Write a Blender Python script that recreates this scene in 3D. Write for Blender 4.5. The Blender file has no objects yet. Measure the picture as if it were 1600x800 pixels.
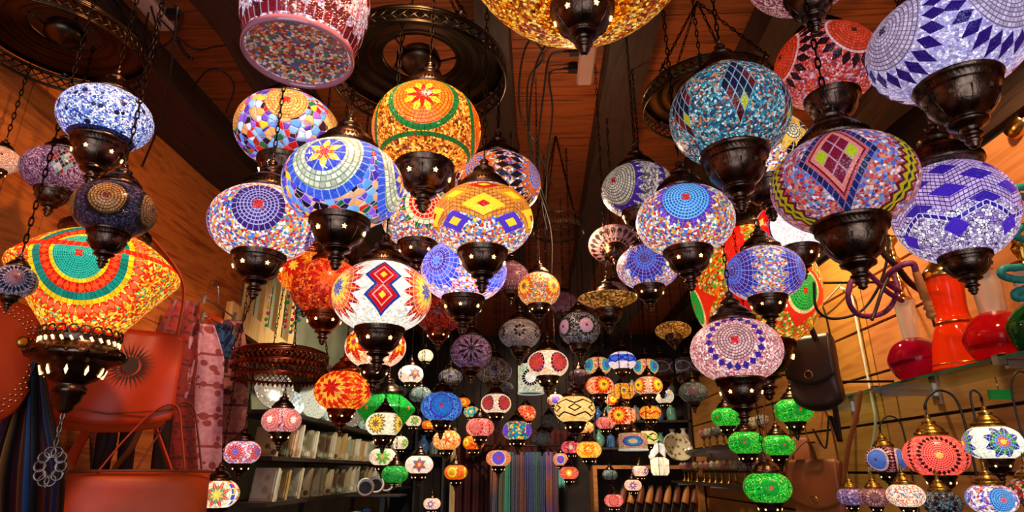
import bpy, math, random
from mathutils import Vector, Matrix, Euler
PI = math.pi
R = math.radians
rnd = random.Random(7)
C = bpy.context.scene.collection
S = bpy.context.scene

# ------------------------------------------------------------------ camera, light, exposure
F = 947.0
cd = bpy.data.cameras.new('camera'); cam = bpy.data.objects.new('camera', cd); C.objects.link(cam)
cd.sensor_width = 36; cd.lens = F / 1600 * 36; cd.clip_start = .02
cam.location = (0, 0, 1.6); cam.rotation_euler = (R(90 + 19.5), 0, R(2.45))
cd.dof.use_dof = True; cd.dof.focus_distance = 1.75; cd.dof.aperture_fstop = 13
S.camera = cam
CM = cam.rotation_euler.to_matrix()
def ray(px, py): return CM @ Vector(((px - 800) / F, (400 - py) / F, -1))
def at(px, py, zc): return Vector(cam.location) + ray(px, py) * zc            # a point seen at a pixel, at a depth
def atX(px, py, X): d = ray(px, py); return Vector(cam.location) + d * ((X - cam.location.x) / d.x)
def atY(px, py, Y): d = ray(px, py); return Vector(cam.location) + d * ((Y - cam.location.y) / d.y)
def atZ(px, py, Z): d = ray(px, py); return Vector(cam.location) + d * ((Z - cam.location.z) / d.z)

S.view_settings.view_transform = 'Standard'; S.view_settings.look = 'None'
S.view_settings.exposure = 0.0; S.view_settings.gamma = 1; S.view_settings.use_curve_mapping = False
W = bpy.data.worlds.new('world'); S.world = W; W.use_nodes = True
W.node_tree.nodes['Background'].inputs[0].default_value = (.62, .74, 1, 1)
W.node_tree.nodes['Background'].inputs[1].default_value = .5                 # daylight of the street, through the open shop front

def light(name, kind, loc, power, col, size=.1, target=None, spot=None, sy=None):
    l = bpy.data.lights.new(name, kind); o = bpy.data.objects.new(name, l); C.objects.link(o)
    o.location = loc; l.energy = power; l.color = col
    if kind == 'AREA':
        l.shape = 'RECTANGLE'; l.size = size; l.size_y = sy or size
    else: l.shadow_soft_size = size
    if kind == 'SPOT': l.spot_size = R(spot or 70); l.spot_blend = .6
    if target is not None: o.rotation_euler = (Vector(target) - Vector(loc)).to_track_quat('-Z', 'Y').to_euler()
    return o
CEIL = 2.9; XL = -1.42; XR = 1.42; YB = 6.1; YF = -1.6
light('daylight', 'AREA', (0, YF - .05, 1.7), 42, (.72, .84, 1), 2.4, (0, 2, 1.9), sy=2.2)
light('spot_left_wall', 'SPOT', (-.15, .55, 2.75), 75, (1, .5, .24), .04, (-1.4, 1.5, 1.5), 95)
light('spot_right_wall', 'SPOT', (.98, 1.25, 2.86), 52, (1, .72, .38), .04, (1.42, 1.95, 1.85), 110)
light('spot_right_wall_far', 'SPOT', (.85, 2.5, 2.86), 75, (1, .74, .4), .04, (1.42, 2.75, 1.7), 110)
light('added_ceiling_fill', 'POINT', (.1, 1.78, 2.3), 7, (1, .6, .32), .05)  # unseen light added among the lanterns to brighten the ceiling boards
light('added_scarf_fill', 'SPOT', (-.5, 1.45, 2.8), 60, (1, .7, .55), .04, (-1.15, 2.3, 1.9), 45)  # added light without a fixture, brightens the hanging scarves
light('spot_shelves', 'SPOT', (-.3, 3.0, 2.8), 105, (1, .88, .68), .05, (-1.4, 3.9, 1.4), 100)
light('spot_back', 'SPOT', (.1, 4.6, 2.8), 80, (1, .82, .6), .05, (.2, 6.1, 1.4), 95)
light('spot_back_shelf', 'SPOT', (.2, 4.2, 2.8), 130, (1, .8, .55), .05, (1.2, 5.2, 1.3), 80)

# ------------------------------------------------------------------ colours and materials
def hx(s, a=1):
    s = s.lstrip('#'); v = [int(s[i:i+2], 16) / 255 for i in (0, 2, 4)]
    return tuple(c / 12.92 if c <= .04045 else ((c + .055) / 1.055) ** 2.4 for c in v) + (a,)
MATS = {}
class G:                                                                     # small node-graph writer
    def __init__(s, name):
        s.mat = bpy.data.materials.new(name); s.mat.use_nodes = True; s.nt = s.mat.node_tree; s.N = s.nt.nodes
        s.b = s.N['Principled BSDF']; s.out = s.N['Material Output']
        s.tc = s.N.new('ShaderNodeTexCoord').outputs['Object']
    def put(s, sock, v):
        if isinstance(v, bpy.types.NodeSocket): s.nt.links.new(v, sock)
        elif isinstance(v, str): sock.default_value = hx(v)
        else: sock.default_value = v
    def m(s, op, a, b=None, c=None):
        n = s.N.new('ShaderNodeMath'); n.operation = op
        for i, v in enumerate((a, b, c)):
            if v is not None: s.put(n.inputs[i], v)
        return n.outputs[0]
    def mix(s, f, a, b, mode='MIX'):
        n = s.N.new('ShaderNodeMix'); n.data_type = 'RGBA'; n.blend_type = mode
        s.put(n.inputs[0], f); s.put(n.inputs[6], a); s.put(n.inputs[7], b)
        return n.outputs[2]
    def ramp(s, f, cols, pos=None, const=True):
        n = s.N.new('ShaderNodeValToRGB'); e = n.color_ramp.elements
        n.color_ramp.interpolation = 'CONSTANT' if const else 'LINEAR'
        cols = [hx(c) if isinstance(c, str) else c for c in cols]
        pos = pos or [i / (len(cols) if const else len(cols) - 1) for i in range(len(cols))]
        while len(e) < len(cols): e.new(.99)
        for i, (p, c) in enumerate(zip(pos, cols)): e[i].position = p
        for i, (p, c) in enumerate(zip(pos, cols)): e[i].color = c
        s.put(n.inputs[0], f); return n.outputs[0]
    def noise(s, scale, detail=3, vec=None, dist=0):
        n = s.N.new('ShaderNodeTexNoise'); n.inputs['Scale'].default_value = scale; n.inputs['Detail'].default_value = detail
        n.inputs['Distortion'].default_value = dist
        s.put(n.inputs['Vector'], vec or s.tc); return n.outputs[0]
    def voro(s, scale, feature='F1', vec=None):
        n = s.N.new('ShaderNodeTexVoronoi'); n.feature = feature; n.inputs['Scale'].default_value = scale
        s.put(n.inputs['Vector'], vec or s.tc); return n
    def white(s, a, b=0.0):
        c = s.N.new('ShaderNodeCombineXYZ'); s.put(c.inputs[0], a); s.put(c.inputs[1], b)
        n = s.N.new('ShaderNodeTexWhiteNoise'); n.noise_dimensions = '2D'; s.put(n.inputs['Vector'], c.outputs[0]); return n.outputs['Value']
    def mapping(s, sc, rot=(0, 0, 0)):
        n = s.N.new('ShaderNodeMapping'); n.inputs['Scale'].default_value = sc; n.inputs['Rotation'].default_value = rot
        s.put(n.inputs['Vector'], s.tc); return n.outputs[0]
    def xyz(s, v=None):
        n = s.N.new('ShaderNodeSeparateXYZ'); s.put(n.inputs[0], v or s.tc); return n.outputs
    def bump(s, h, st=.3, d=.01):
        n = s.N.new('ShaderNodeBump'); n.inputs['Strength'].default_value = st; n.inputs['Distance'].default_value = d
        s.put(n.inputs['Height'], h); s.put(s.b.inputs['Normal'], n.outputs[0])
    def set(s, **k):
        for a, v in k.items():
            s.put(s.b.inputs[{'col': 'Base Color', 'rough': 'Roughness', 'metal': 'Metallic', 'emit': 'Emission Color', 'es': 'Emission Strength',
                              'trans': 'Transmission Weight', 'ior': 'IOR', 'coat': 'Coat Weight', 'spec': 'Specular IOR Level', 'sheen': 'Sheen Weight', 'alpha': 'Alpha'}[a]], v)
        return s.mat
def simple(name, c1, c2, scale=12, rough=.5, metal=0, bump=.2, bs=None, **k):
    if name in MATS: return MATS[name]
    g = G(name); n = g.noise(scale, 5)
    g.set(col=g.ramp(n, [c1, c2], [.35, .68], False), rough=rough, metal=metal, **k)
    if bump: g.bump(g.noise(bs or scale * 4, 3), bump, .004)
    MATS[name] = g.mat; return g.mat
def M(name): return MATS[name]
simple('dark_bronze', '2a2219', '5c4c38', 6, .3, 1, .15, 30)
simple('bronze', '36271f', '735848', 6, .26, 1, .15, 30)
simple('copper', '5c2414', 'a85430', 5, .28, 1, .12, 30)
simple('brass', '7a5a1e', 'c79a45', 8, .28, 1, .12, 30)
simple('dark_chain', '120e0c', '2c211b', 8, .35, 1, 0)
simple('silver_filigree', '5a5652', '9a9590', 8, .35, 1, .1)
simple('cable_black', '050505', '0d0b0b', 8, .45, 0, 0)
simple('cable_white', 'c9c2b0', 'e4dcc8', 8, .4, 0, 0)
simple('chrome', 'b0aca6', 'd8d4ce', 4, .18, 1, 0)
def glow(name, col, e):
    g = G(name); g.set(col=col, emit=col, es=e, rough=.4); MATS[name] = g.mat
glow('star_light', 'ffcf8a', 3.)
g = G('star_dark'); g.set(col='6d5a40', rough=.3, metal=.6); MATS['star_dark'] = g.mat

# ------------------------------------------------------------------ geometry helpers
class MB:
    def __init__(s): s.v = []; s.f = []; s.mi = []; s.sm = []
    def add(s, vs, fs, mi=0, smooth=True, M_=None):
        o = len(s.v)
        s.v += [tuple(M_ @ Vector(p)) for p in vs] if M_ is not None else [tuple(p) for p in vs]
        s.f += [tuple(i + o for i in f) for f in fs]; s.mi += [mi] * len(fs); s.sm += [smooth] * len(fs); return s
    def lathe(s, prof, seg=48, mi=0, M_=None, smooth=True, closed=False):
        vs = []; fs = []; n = len(prof)
        for j, p in enumerate(prof):
            r, z = p[0], p[1]; amp = p[2] if len(p) > 2 else 0
            for i in range(seg):
                a = 2 * PI * i / seg; rr = max(r - (amp if i % 2 else 0), 1e-4)
                vs.append((rr * math.cos(a), rr * math.sin(a), z))
        for j in range(n - 1 + (1 if closed else 0)):
            k = (j + 1) % n
            for i in range(seg):
                i2 = (i + 1) % seg; fs.append((j * seg + i, j * seg + i2, k * seg + i2, k * seg + i))
        return s.add(vs, fs, mi, smooth, M_)
    def box(s, lo, hi, mi=0, M_=None):
        x0, y0, z0 = lo; x1, y1, z1 = hi
        return s.add([(x0, y0, z0), (x1, y0, z0), (x1, y1, z0), (x0, y1, z0), (x0, y0, z1), (x1, y0, z1), (x1, y1, z1), (x0, y1, z1)],
                     [(3, 2, 1, 0), (4, 5, 6, 7), (0, 1, 5, 4), (1, 2, 6, 5), (2, 3, 7, 6), (3, 0, 4, 7)], mi, False, M_)
    def tube(s, pts, r, seg=8, mi=0, closed=False, M_=None, flat=1.0):
        pts = [Vector(p) for p in pts]; n = len(pts); vs = []; fs = []
        up = Vector((0, 0, 1)); prev = None
        for i, p in enumerate(pts):
            a = pts[(i - 1) % n] if (closed or i > 0) else p; b = pts[(i + 1) % n] if (closed or i < n - 1) else p
            t = (b - a).normalized()
            if prev is None:
                u = t.cross(up); u = t.cross(Vector((1, 0, 0))) if u.length < .1 else u
            else: u = prev - t * prev.dot(t)
            u.normalize(); prev = u; w = t.cross(u); rr = r[i] if isinstance(r, (list, tuple)) else r
            for k in range(seg):
                q = 2 * PI * k / seg; vs.append(p + u * rr * math.cos(q) + w * rr * flat * math.sin(q))
        for i in range(n if closed else n - 1):
            j = (i + 1) % n
            for k in range(seg):
                k2 = (k + 1) % seg; fs.append((i * seg + k, i * seg + k2, j * seg + k2, j * seg + k))
        if not closed: fs += [tuple(range(seg))[::-1], tuple(range((n - 1) * seg, n * seg))]
        return s.add(vs, fs, mi, True, M_)
    def prism(s, poly, t, M_=None, mi=0, z0=0):
        n = len(poly)
        vs = [(x, y, z0) for x, y in poly] + [(x, y, z0 + t) for x, y in poly]
        fs = [tuple(range(n))[::-1], tuple(range(n, 2 * n))] + [(i, (i + 1) % n, n + (i + 1) % n, n + i) for i in range(n)]
        return s.add(vs, fs, mi, False, M_)
    def torus(s, R_, r, M_=None, seg=24, rs=8, mi=0, sx=1.0):
        pts = [(R_ * sx * math.cos(2 * PI * i / seg), R_ * math.sin(2 * PI * i / seg), 0) for i in range(seg)]
        return s.tube(pts, r, rs, mi, True, M_)
    def ball(s, c, r, mi=0, seg=12, sz=1.0):
        k = seg // 2; pr = [(r * math.cos(-PI / 2 + PI * j / k), r * sz * math.sin(-PI / 2 + PI * j / k)) for j in range(k + 1)]
        return s.lathe(pr, seg, mi, Matrix.Translation(c))
    def grid(s, fn, nu, nv, mi=0, closed=False):
        vs = [fn(i / (nu if closed else nu - 1), j / (nv - 1)) for j in range(nv) for i in range(nu)]
        fs = [(j * nu + i, j * nu + (i + 1) % nu, (j + 1) * nu + (i + 1) % nu, (j + 1) * nu + i) for j in range(nv - 1) for i in range(nu if closed else nu - 1)]
        return s.add(vs, fs, mi)
    def mesh(s, name, mats=()):
        me = bpy.data.meshes.new(name); me.from_pydata(s.v, [], s.f)
        for m in mats: me.materials.append(m)
        me.polygons.foreach_set('material_index', s.mi); me.polygons.foreach_set('use_smooth', s.sm); me.update(); return me
def fix(me):
    import bmesh
    b = bmesh.new(); b.from_mesh(me); bmesh.ops.recalc_face_normals(b, faces=b.faces); b.to_mesh(me); b.free(); return me
def obj(name, mb, mats, parent=None, loc=None, rec=True, mods=None):
    me = mb if isinstance(mb, bpy.types.Mesh) else mb.mesh(name, mats if isinstance(mats, (list, tuple)) else [mats])
    if rec and not isinstance(mb, bpy.types.Mesh): fix(me)
    o = bpy.data.objects.new(name, me); C.objects.link(o)
    if parent: o.parent = parent
    if loc is not None: o.location = loc
    return o
def tag(o, label, cat, group=None, kind=None):
    o['label'] = label; o['category'] = cat
    if group: o['group'] = group
    if kind: o['kind'] = kind
    return o
def thing(name, label, cat, loc=(0, 0, 0), rz=0, group=None):
    o = bpy.data.objects.new(name, None); C.objects.link(o); o.location = loc; o.rotation_euler = (0, 0, rz); o.empty_display_size = .05
    return tag(o, label, cat, group)
def struct(name, mb, mats, parent=None):
    o = obj(name, mb, mats, parent)
    if not parent: o['kind'] = 'structure'
    return o
def T(x, y, z): return Matrix.Translation((x, y, z))
def RX(a): return Matrix.Rotation(a, 4, 'X')
def RY(a): return Matrix.Rotation(a, 4, 'Y')
def RZ(a): return Matrix.Rotation(a, 4, 'Z')
def spline(P, n=8):                                                           # Catmull-Rom through points
    P = [Vector(p) for p in P]; Q = [P[0] * 2 - P[1]] + P + [P[-1] * 2 - P[-2]]; out = []
    for i in range(1, len(Q) - 2):
        a, b, c, d = Q[i-1], Q[i], Q[i+1], Q[i+2]
        for k in range(n):
            t = k / n; out.append(.5 * ((2 * b) + (c - a) * t + (2 * a - 5 * b + 4 * c - d) * t * t + (3 * b - a - 3 * c + d) * t ** 3))
    out.append(P[-1]); return out

# ------------------------------------------------------------------ the room
def wood(name, c1, c2, vec=(1, 12, 12), sc=3, rough=.55, knots=True, bump=.25):
    g = G(name); v = g.mapping(vec); n = g.noise(sc, 6, v, 1.2)
    col = g.ramp(n, [c1, c2, c1], [.3, .5, .72], False)
    if knots:
        k = g.voro(1.7); col = g.mix(g.m('LESS_THAN', k.outputs['Distance'], .045), col, c1)
    g.set(col=col, rough=rough); g.bump(n, bump, .004); MATS[name] = g.mat; return g.mat
wood('ceiling_board', '5a2408', 'a85218', (12, 1, 1) if 0 else (1.2, 14, 14), 2.2)
wood('beam', '160b05', '3a2010', (14, 1.2, 14), 2.2, .6)
wood('wall_board', '8a3c10', 'c87028', (14, 1.5, 14), 2, .6)
wood('slat_board', 'a8692c', 'cc8c40', (10, .8, 10), 1.6, .42, False, .08)
wood('slat_board_pink', 'a8602e', 'c87c48', (10, .8, 10), 1.6, .42, False, .08)
wood('pale_wood', 'b08040', 'd8b070', (10, 10, 1), 2, .5)
wood('shelf_wood', '8a4a18', 'c07a34', (1.5, 12, 12), 3, .5)
wood('dark_wood', '1c100a', '3a2216', (1.5, 12, 12), 3, .5)
simple('groove', '0c0704', '1a100a', 8, .7)
simple('back_wall', '1a100c', '3a261a', 4, .8)
simple('green_plaster', '6a6a50', '8c8a6c', 3, .85)
simple('floor_tile', '3a2418', '5a3a26', 5, .5)
b = MB(); y = YF
while y < YB:                                                   # ceiling boards, one seam after another
    w = .135; b.box((XL - .1, y + .002, CEIL), (XR + .1, min(y + w - .002, YB), CEIL + .03)); y += w
b.box((XL - .1, YF, CEIL + .031), (XR + .1, YB, CEIL + .1), 1)
struct('ceiling', b, [M('ceiling_board'), M('groove')])
for i, (x0, x1, h) in enumerate([(-1.44, -1.2, .11), (-.93, -.79, .11), (-.17, -.07, .08), (.23, .36, .12), (.66, .8, .12), (1.15, 1.3, .11)]):
    b = MB(); n = 26
    def fn(u, v, x0=x0, x1=x1, h=h, i=i):                        # rough-sawn beam: a slightly wavering box section
        yy = YF + (YB - YF) * v; k = u * 4; wv = .006 * math.sin(yy * 5 + i) + .004 * math.sin(yy * 13 + i * 2)
        q = [(x0, CEIL), (x0 + wv, CEIL - h + wv), (x1 + wv, CEIL - h - wv), (x1, CEIL)]; j = min(int(k), 3); t = k - j
        a, c = q[j], q[(j + 1) % 4]; return (a[0] + (c[0] - a[0]) * t, yy, a[1] + (c[1] - a[1]) * t)
    b.grid(fn, 16, 90, 0, True); b.sm = [False] * len(b.f); o = struct('ceiling_beam', b, M('beam'))
b = MB(); b.box((XL - .1, YF, 0), (XL - .02, YB, CEIL), 1)
y = YF
while y < 2.75: b.box((XL - .02, y + .002, 0), (XL, min(y + .148, 2.75), CEIL)); y += .15
b.box((XL - .02, 2.75, 0), (XL, YB, CEIL), 2)
struct('wall_left', b, [M('wall_board'), M('groove'), M('green_plaster')])
b = MB(); b.box((XR + .02, YF, 0), (XR + .1, YB, CEIL), 1); z = .02
while z < 2.56:                                                 # slatwall boards with open grooves
    b.box((XR, -.6, z + .005), (XR + .02, 2.62, z + .190), 3); b.box((XR, 2.63, z + .005), (XR + .02, YB, z + .190), 0); z += .1965
b.box((XR, YF, 2.60), (XR + .02, YB, CEIL), 2)
struct('wall_right', b, [M('slat_board'), M('groove'), M('beam'), M('slat_board_pink')])
struct('wall_back', MB().box((XL - .1, YB, 0), (XR + .1, YB + .1, CEIL)), M('back_wall'))
struct('floor', MB().box((XL - .1, YF, -.1), (XR + .1, YB, 0)), M('floor_tile'))

# ------------------------------------------------------------------ mosaic glass
CONF = ['e0402a', 'f08a30', 'f7d648', 'fbf4ea', '4f8fe0', 'f5e9dc', '39b3c4', '8b62cf', 'fbf4ea', 'e8566a', '58ad4c', 'ffffff']
def mosaic(name, bg=CONF, scale=24, grout='d8d0cc', gw=.05, N=4, z0=0., layers=(), e=1., hot=0, ph=0., jit=.55, gloss=.25, dim=1.):
    """chips of glass: a crazed ground of small chips, then motifs repeated N times round the globe"""
    g = G('mosaic_' + name); m = g.m
    x, y, z = g.xyz()
    v = g.voro(scale); sep = g.N.new('ShaderNodeSeparateColor'); g.put(sep.inputs[0], v.outputs['Color'])
    ed = g.voro(scale, 'DISTANCE_TO_EDGE').outputs['Distance']
    col = g.ramp(sep.outputs[0], bg)
    br = m('ADD', m('MULTIPLY', sep.outputs[1], jit), 1 - jit * .55)
    col = g.mix(1., col, br, 'MULTIPLY')
    line = m('LESS_THAN', ed, gw)
    col = g.mix(line, col, grout)
    hyp = m('SQRT', m('ADD', m('MULTIPLY', x, x), m('MULTIPLY', y, y)))
    phi = m('ADD', m('ARCTAN2', y, x), ph)
    sg = 2 * PI / N
    pw = m('SUBTRACT', phi, m('MULTIPLY', m('ROUND', m('DIVIDE', phi, sg)), sg))
    a = m('MULTIPLY', hyp, m('SINE', pw)); b = m('SUBTRACT', z, z0)
    r = m('SQRT', m('ADD', m('MULTIPLY', a, a), m('MULTIPLY', b, b)))
    th = m('ADD', m('ARCTAN2', b, a), PI)
    between = lambda q, lo, hi: m('MULTIPLY', m('GREATER_THAN', q, lo), m('LESS_THAN', q, hi))
    tri = lambda q: m('SUBTRACT', m('MULTIPLY', m('PINGPONG', q, .5), 4.), 1.)
    edge = lambda q, w: m('LESS_THAN', m('PINGPONG', q, .5), w)
    for L in layers:
        k = L[0]; gr = grout
        if k == 'spiral':                                      # (r, colour, rows, grout, r0)
            _, r1, c, K, gr = L[:5]; lo = L[5] if len(L) > 5 else -1.
            t = m('MULTIPLY', r, K / r1); row = m('FLOOR', m('ADD', t, m('MULTIPLY', th, .159)))
            tt = m('ADD', t, m('MULTIPLY', th, .159))
            u = m('MULTIPLY', th, m('MULTIPLY', m('ADD', row, 1.), .8))
            jt = m('ADD', m('MULTIPLY', g.white(m('FLOOR', u), row), .5), .65)
            cc = g.mix(1., c, jt, 'MULTIPLY')
            ln = m('MAXIMUM', edge(tt, .14), edge(u, .09)); cc = g.mix(ln, cc, gr)
            mask = between(r, lo, r1)
        elif k == 'ring':                                      # (r0, r1, colour or [colours], segments, grout)
            _, r0, r1, c, sgm, gr = L
            u = m('MULTIPLY', th, sgm / (2 * PI)); w = g.white(m('FLOOR', u), 3.)
            cc = g.ramp(w, c) if isinstance(c, list) else g.mix(1., c, m('ADD', m('MULTIPLY', w, .4), .72), 'MULTIPLY')
            cc = g.mix(edge(u, .07), cc, gr); mask = between(r, r0, r1)
        elif k == 'star':                                      # (r_in, r_out, points, colour, phase)
            _, ri, ro, n, c = L[:5]; p0 = L[5] if len(L) > 5 else 0.
            u = m('ADD', m('MULTIPLY', th, n / (2 * PI)), p0)
            rad = m('ADD', m('MULTIPLY', m('ADD', tri(u), 1.), (ro - ri) / 2), ri)
            jt = m('ADD', m('MULTIPLY', g.white(m('FLOOR', m('MULTIPLY', u, 2.)), m('FLOOR', m('MULTIPLY', r, 12.))), .45), .7)
            cc = g.mix(1., c, jt, 'MULTIPLY'); cc = g.mix(m('MAXIMUM', edge(m('MULTIPLY', u, 2.), .05), edge(m('MULTIPLY', r, 12.), .04)), cc, gr)
            mask = m('LESS_THAN', r, rad)
        elif k == 'dia':                                       # row of lozenges round the motif (rc, half height, n, colour)
            _, rc, h, n, c = L
            u = m('ABSOLUTE', tri(m('MULTIPLY', th, n / (2 * PI)))); u = m('ADD', m('MULTIPLY', tri(m('MULTIPLY', th, n / (2 * PI))), .5), .5)
            d = m('ADD', u, m('DIVIDE', m('ABSOLUTE', m('SUBTRACT', r, rc)), h))
            mask = m('LESS_THAN', d, .92); cc = c
        elif k == 'lattice':                                   # lozenge of lozenges (half width, half height, n, colours, grout)
            _, ra, rb, n, c, gr = L[:6]; w_ = L[6] if len(L) > 6 else .06
            aa = m('DIVIDE', a, ra); bb = m('DIVIDE', b, rb)
            u = m('MULTIPLY', m('ADD', aa, bb), n / 2); q = m('MULTIPLY', m('SUBTRACT', aa, bb), n / 2)
            u2 = m('ADD', u, n / 2); q2 = m('ADD', q, n / 2)
            wn = g.white(m('FLOOR', u2), m('ADD', m('FLOOR', q2), 7.))
            cc = g.ramp(wn, c) if len(c) > 1 else c[0]
            cc = g.mix(m('MAXIMUM', edge(u2, w_), edge(q2, w_)), cc, gr)
            mask = m('LESS_THAN', m('ADD', m('ABSOLUTE', aa), m('ABSOLUTE', bb)), 1.)
        elif k == 'wave':                                      # (lo, hi, amp, n, colour, rows, grout, phase)
            _, lo, hi, amp, n, c, K, gr, p0 = L
            vv = m('SUBTRACT', z, m('MULTIPLY', tri(m('ADD', m('MULTIPLY', phi, n / (2 * PI)), p0)), amp))
            u = m('MULTIPLY', phi, n * 9 / (2 * PI) * (1.6 if K > 1 else 1)); row = m('MULTIPLY', m('SUBTRACT', vv, lo), K / (hi - lo))
            jt = m('ADD', m('MULTIPLY', g.white(m('FLOOR', u), m('FLOOR', row)), .4), .7)
            cc = g.mix(1., c, jt, 'MULTIPLY'); cc = g.mix(m('MAXIMUM', edge(row, .12), edge(u, .08)), cc, gr)
            mask = between(vv, lo, hi)
        elif k == 'loz':                                       # lozenges in a row round the globe (z, n, half w (of cell), half h, colour, phase)
            _, zc, n, hw, hh, c, p0 = L
            u = m('ABSOLUTE', m('SUBTRACT', m('FRACT', m('ADD', m('MULTIPLY', phi, n / (2 * PI)), p0)), .5))
            d = m('ADD', m('DIVIDE', u, hw), m('DIVIDE', m('ABSOLUTE', m('SUBTRACT', z, zc)), hh))
            mask = m('LESS_THAN', d, 1.); cc = c
        elif k == 'band':                                      # (z0, z1, colours, n)
            _, lo, hi, c, n = L
            u = m('MULTIPLY', phi, n / (2 * PI)); w = g.white(m('FLOOR', u), 5.)
            cc = g.mix(edge(u, .07), g.ramp(w, c) if len(c) > 1 else c[0], gr); mask = between(z, lo, hi)
        elif k == 'spots':                                     # scattered larger dark chips (scale, size, colour)
            _, sc, sz, c = L
            mask = m('LESS_THAN', g.voro(sc).outputs['Distance'], sz); cc = c
        elif k == 'zig':                                       # saw teeth running off a vertical line between motifs (width, amp, rows, colour)
            _, wd, amp, n, c = L
            q = m('SUBTRACT', sg / 2, m('ABSOLUTE', pw)); lim = m('ADD', m('MULTIPLY', m('ADD', tri(m('MULTIPLY', z, n)), 1.), amp / 2), wd)
            mask = m('LESS_THAN', q, lim); cc = c
        col = g.mix(mask, col, cc)
    g.set(col=col, rough=gloss, spec=.5)
    h = m('MULTIPLY', m('MINIMUM', ed, .12), 6.)
    g.bump(h, .5, .02)
    if e > 0:  # glow in the chip colours; unlit lanterns are given a faint one too
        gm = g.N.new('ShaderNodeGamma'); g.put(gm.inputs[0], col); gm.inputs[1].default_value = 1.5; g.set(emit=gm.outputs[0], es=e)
    if hot:
        t = g.N.new('ShaderNodeBsdfTranslucent'); g.put(t.inputs[0], col); ad = g.N.new('ShaderNodeAddShader')
        g.nt.links.new(g.b.outputs[0], ad.inputs[0]); g.nt.links.new(t.outputs[0], ad.inputs[1]); g.nt.links.new(ad.outputs[0], g.out.inputs[0])
    return g.mat

# ------------------------------------------------------------------ lantern pieces, in units of the globe's radius
def globe_prof(H, top, bot, p=.92, n=28):
    t1 = math.acos(min(1, top ** (1 / p))); t0 = -math.acos(min(1, bot ** (1 / p)))
    return [(max(math.cos(t0 + (t1 - t0) * i / n), 0) ** p, H * math.sin(t0 + (t1 - t0) * i / n)) for i in range(n + 1)]
def smooth_prof(pts, n=6):
    q = spline([(a, 0, b) for a, b in pts], n); return [(max(p.x, .001), p.z) for p in q]
SH = {'oval': globe_prof(.72, .40, .45), 'flat': globe_prof(.62, .40, .42), 'round': globe_prof(.84, .40, .48),
      'wide': globe_prof(.66, .45, .5, .8),
      'bicone': smooth_prof([(.36, -.88), (.62, -.52), (.86, -.2), (.985, -.04), (1., .03), (.96, .1), (.8, .26), (.6, .42), (.42, .52)]),
      'urn': smooth_prof([(.45, -.95), (.75, -.75), (.95, -.4), (1., 0), (.9, .4), (.66, .75), (.42, .95)]),
      'bowl': smooth_prof([(.36, -.62), (.6, -.52), (.85, -.25), (1., .1), (.97, .3), (.8, .45), (.5, .5)]),
      'tube': [(.80, -.95), (.84, -.95), (.86, -.9), (.86, 0), (.86, .85), (.8, .95), (.5, 1.), (.4, 1.)],
      'barrel': smooth_prof([(.76, -.62), (.83, -.45), (.93, -.1), (1., .3), (.97, .6), (.8, .8), (.45, .88)]),
      'dish': smooth_prof([(.44, -.30), (.46, -.22), (.6, -.12), (.85, .0), (1., .1), (.98, .16), (.6, .2), (.4, .22)])}
ZB = {k: v[0][1] for k, v in SH.items()}; ZT = {k: v[-1][1] for k, v in SH.items()}
RB = {k: v[0][0] for k, v in SH.items()}; RT = {k: v[-1][0] for k, v in SH.items()}
GM = {k: fix(MB().lathe(v, 72).mesh('globe_' + k, [M('bronze')])) for k, v in SH.items()}
def star_poly(n, ro, ri, a0=PI / 2): return [((ro if i % 2 == 0 else ri) * math.cos(a0 + PI * i / n), (ro if i % 2 == 0 else ri) * math.sin(a0 + PI * i / n)) for i in range(2 * n)]
def holder_mesh(kind):
    b = MB()
    if kind == 'bowl':
        pr = [(.36, .05), (.46, .06), (.52, .04), (.535, .01), (.53, -.015, .035), (.53, -.075, .035), (.50, -.09), (.485, -.10), (.49, -.125), (.465, -.15),
              (.455, -.22), (.42, -.31), (.35, -.40), (.25, -.46), (.205, -.48), (.20, -.505), (.235, -.525), (.235, -.55), (.19, -.57), (.13, -.60)]
        sr, sz, tilt, n = .445, -.25, .3, 6
    elif kind == 'deep':
        pr = [(.36, .06), (.48, .07), (.56, .05), (.575, .01), (.55, -.03), (.53, -.05, .035), (.53, -.12, .035), (.49, -.14), (.47, -.16), (.46, -.26),
              (.43, -.38), (.36, -.48), (.28, -.55), (.22, -.58), (.215, -.61), (.26, -.63), (.25, -.67), (.19, -.70), (.14, -.74)]
        sr, sz, tilt, n = .455, -.3, .25, 6
    else:                                                     # tulip
        pr = [(.36, .05), (.44, .06), (.47, .03), (.47, -.01, .035), (.47, -.07, .035), (.43, -.09), (.42, -.13), (.40, -.2), (.33, -.3), (.24, -.38),
              (.19, -.42), (.22, -.45), (.19, -.48), (.12, -.52)]
        sr, sz, tilt, n = .385, -.2, .4, 5
    b.lathe(pr, 96)
    for i in range(n):
        a = 2 * PI * (i + .5) / n
        m = RZ(a) @ T(sr, 0, sz) @ RY(PI / 2 + tilt) @ RZ(PI)
        b.prism(star_poly(5, .047, .021, 0), .03, m, 1, -.006)
    for i in range(n):                                        # pressed leaf ribs between the stars
        a = 2 * PI * i / n
        b.tube([RZ(a) @ Vector((pr[j][0] * 1.0 + .004, 0, pr[j][1])) for j in range(7 if len(pr) < 16 else 9, len(pr) - (3 if len(pr) < 16 else 6))], .012, 5)
    return b, pr[-1][1]
HM = {}
for k in ('bowl', 'deep', 'tulip'):
    b_, zz = holder_mesh(k)
    HM[k] = (fix(b_.mesh('holder_' + k, [M('bronze'), M('star_light')])), fix(b_.mesh('holder_dark_' + k, [M('bronze'), M('star_dark')])), zz,
             fix(b_.mesh('holder_copper_' + k, [M('copper'), M('star_light')])))
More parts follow.
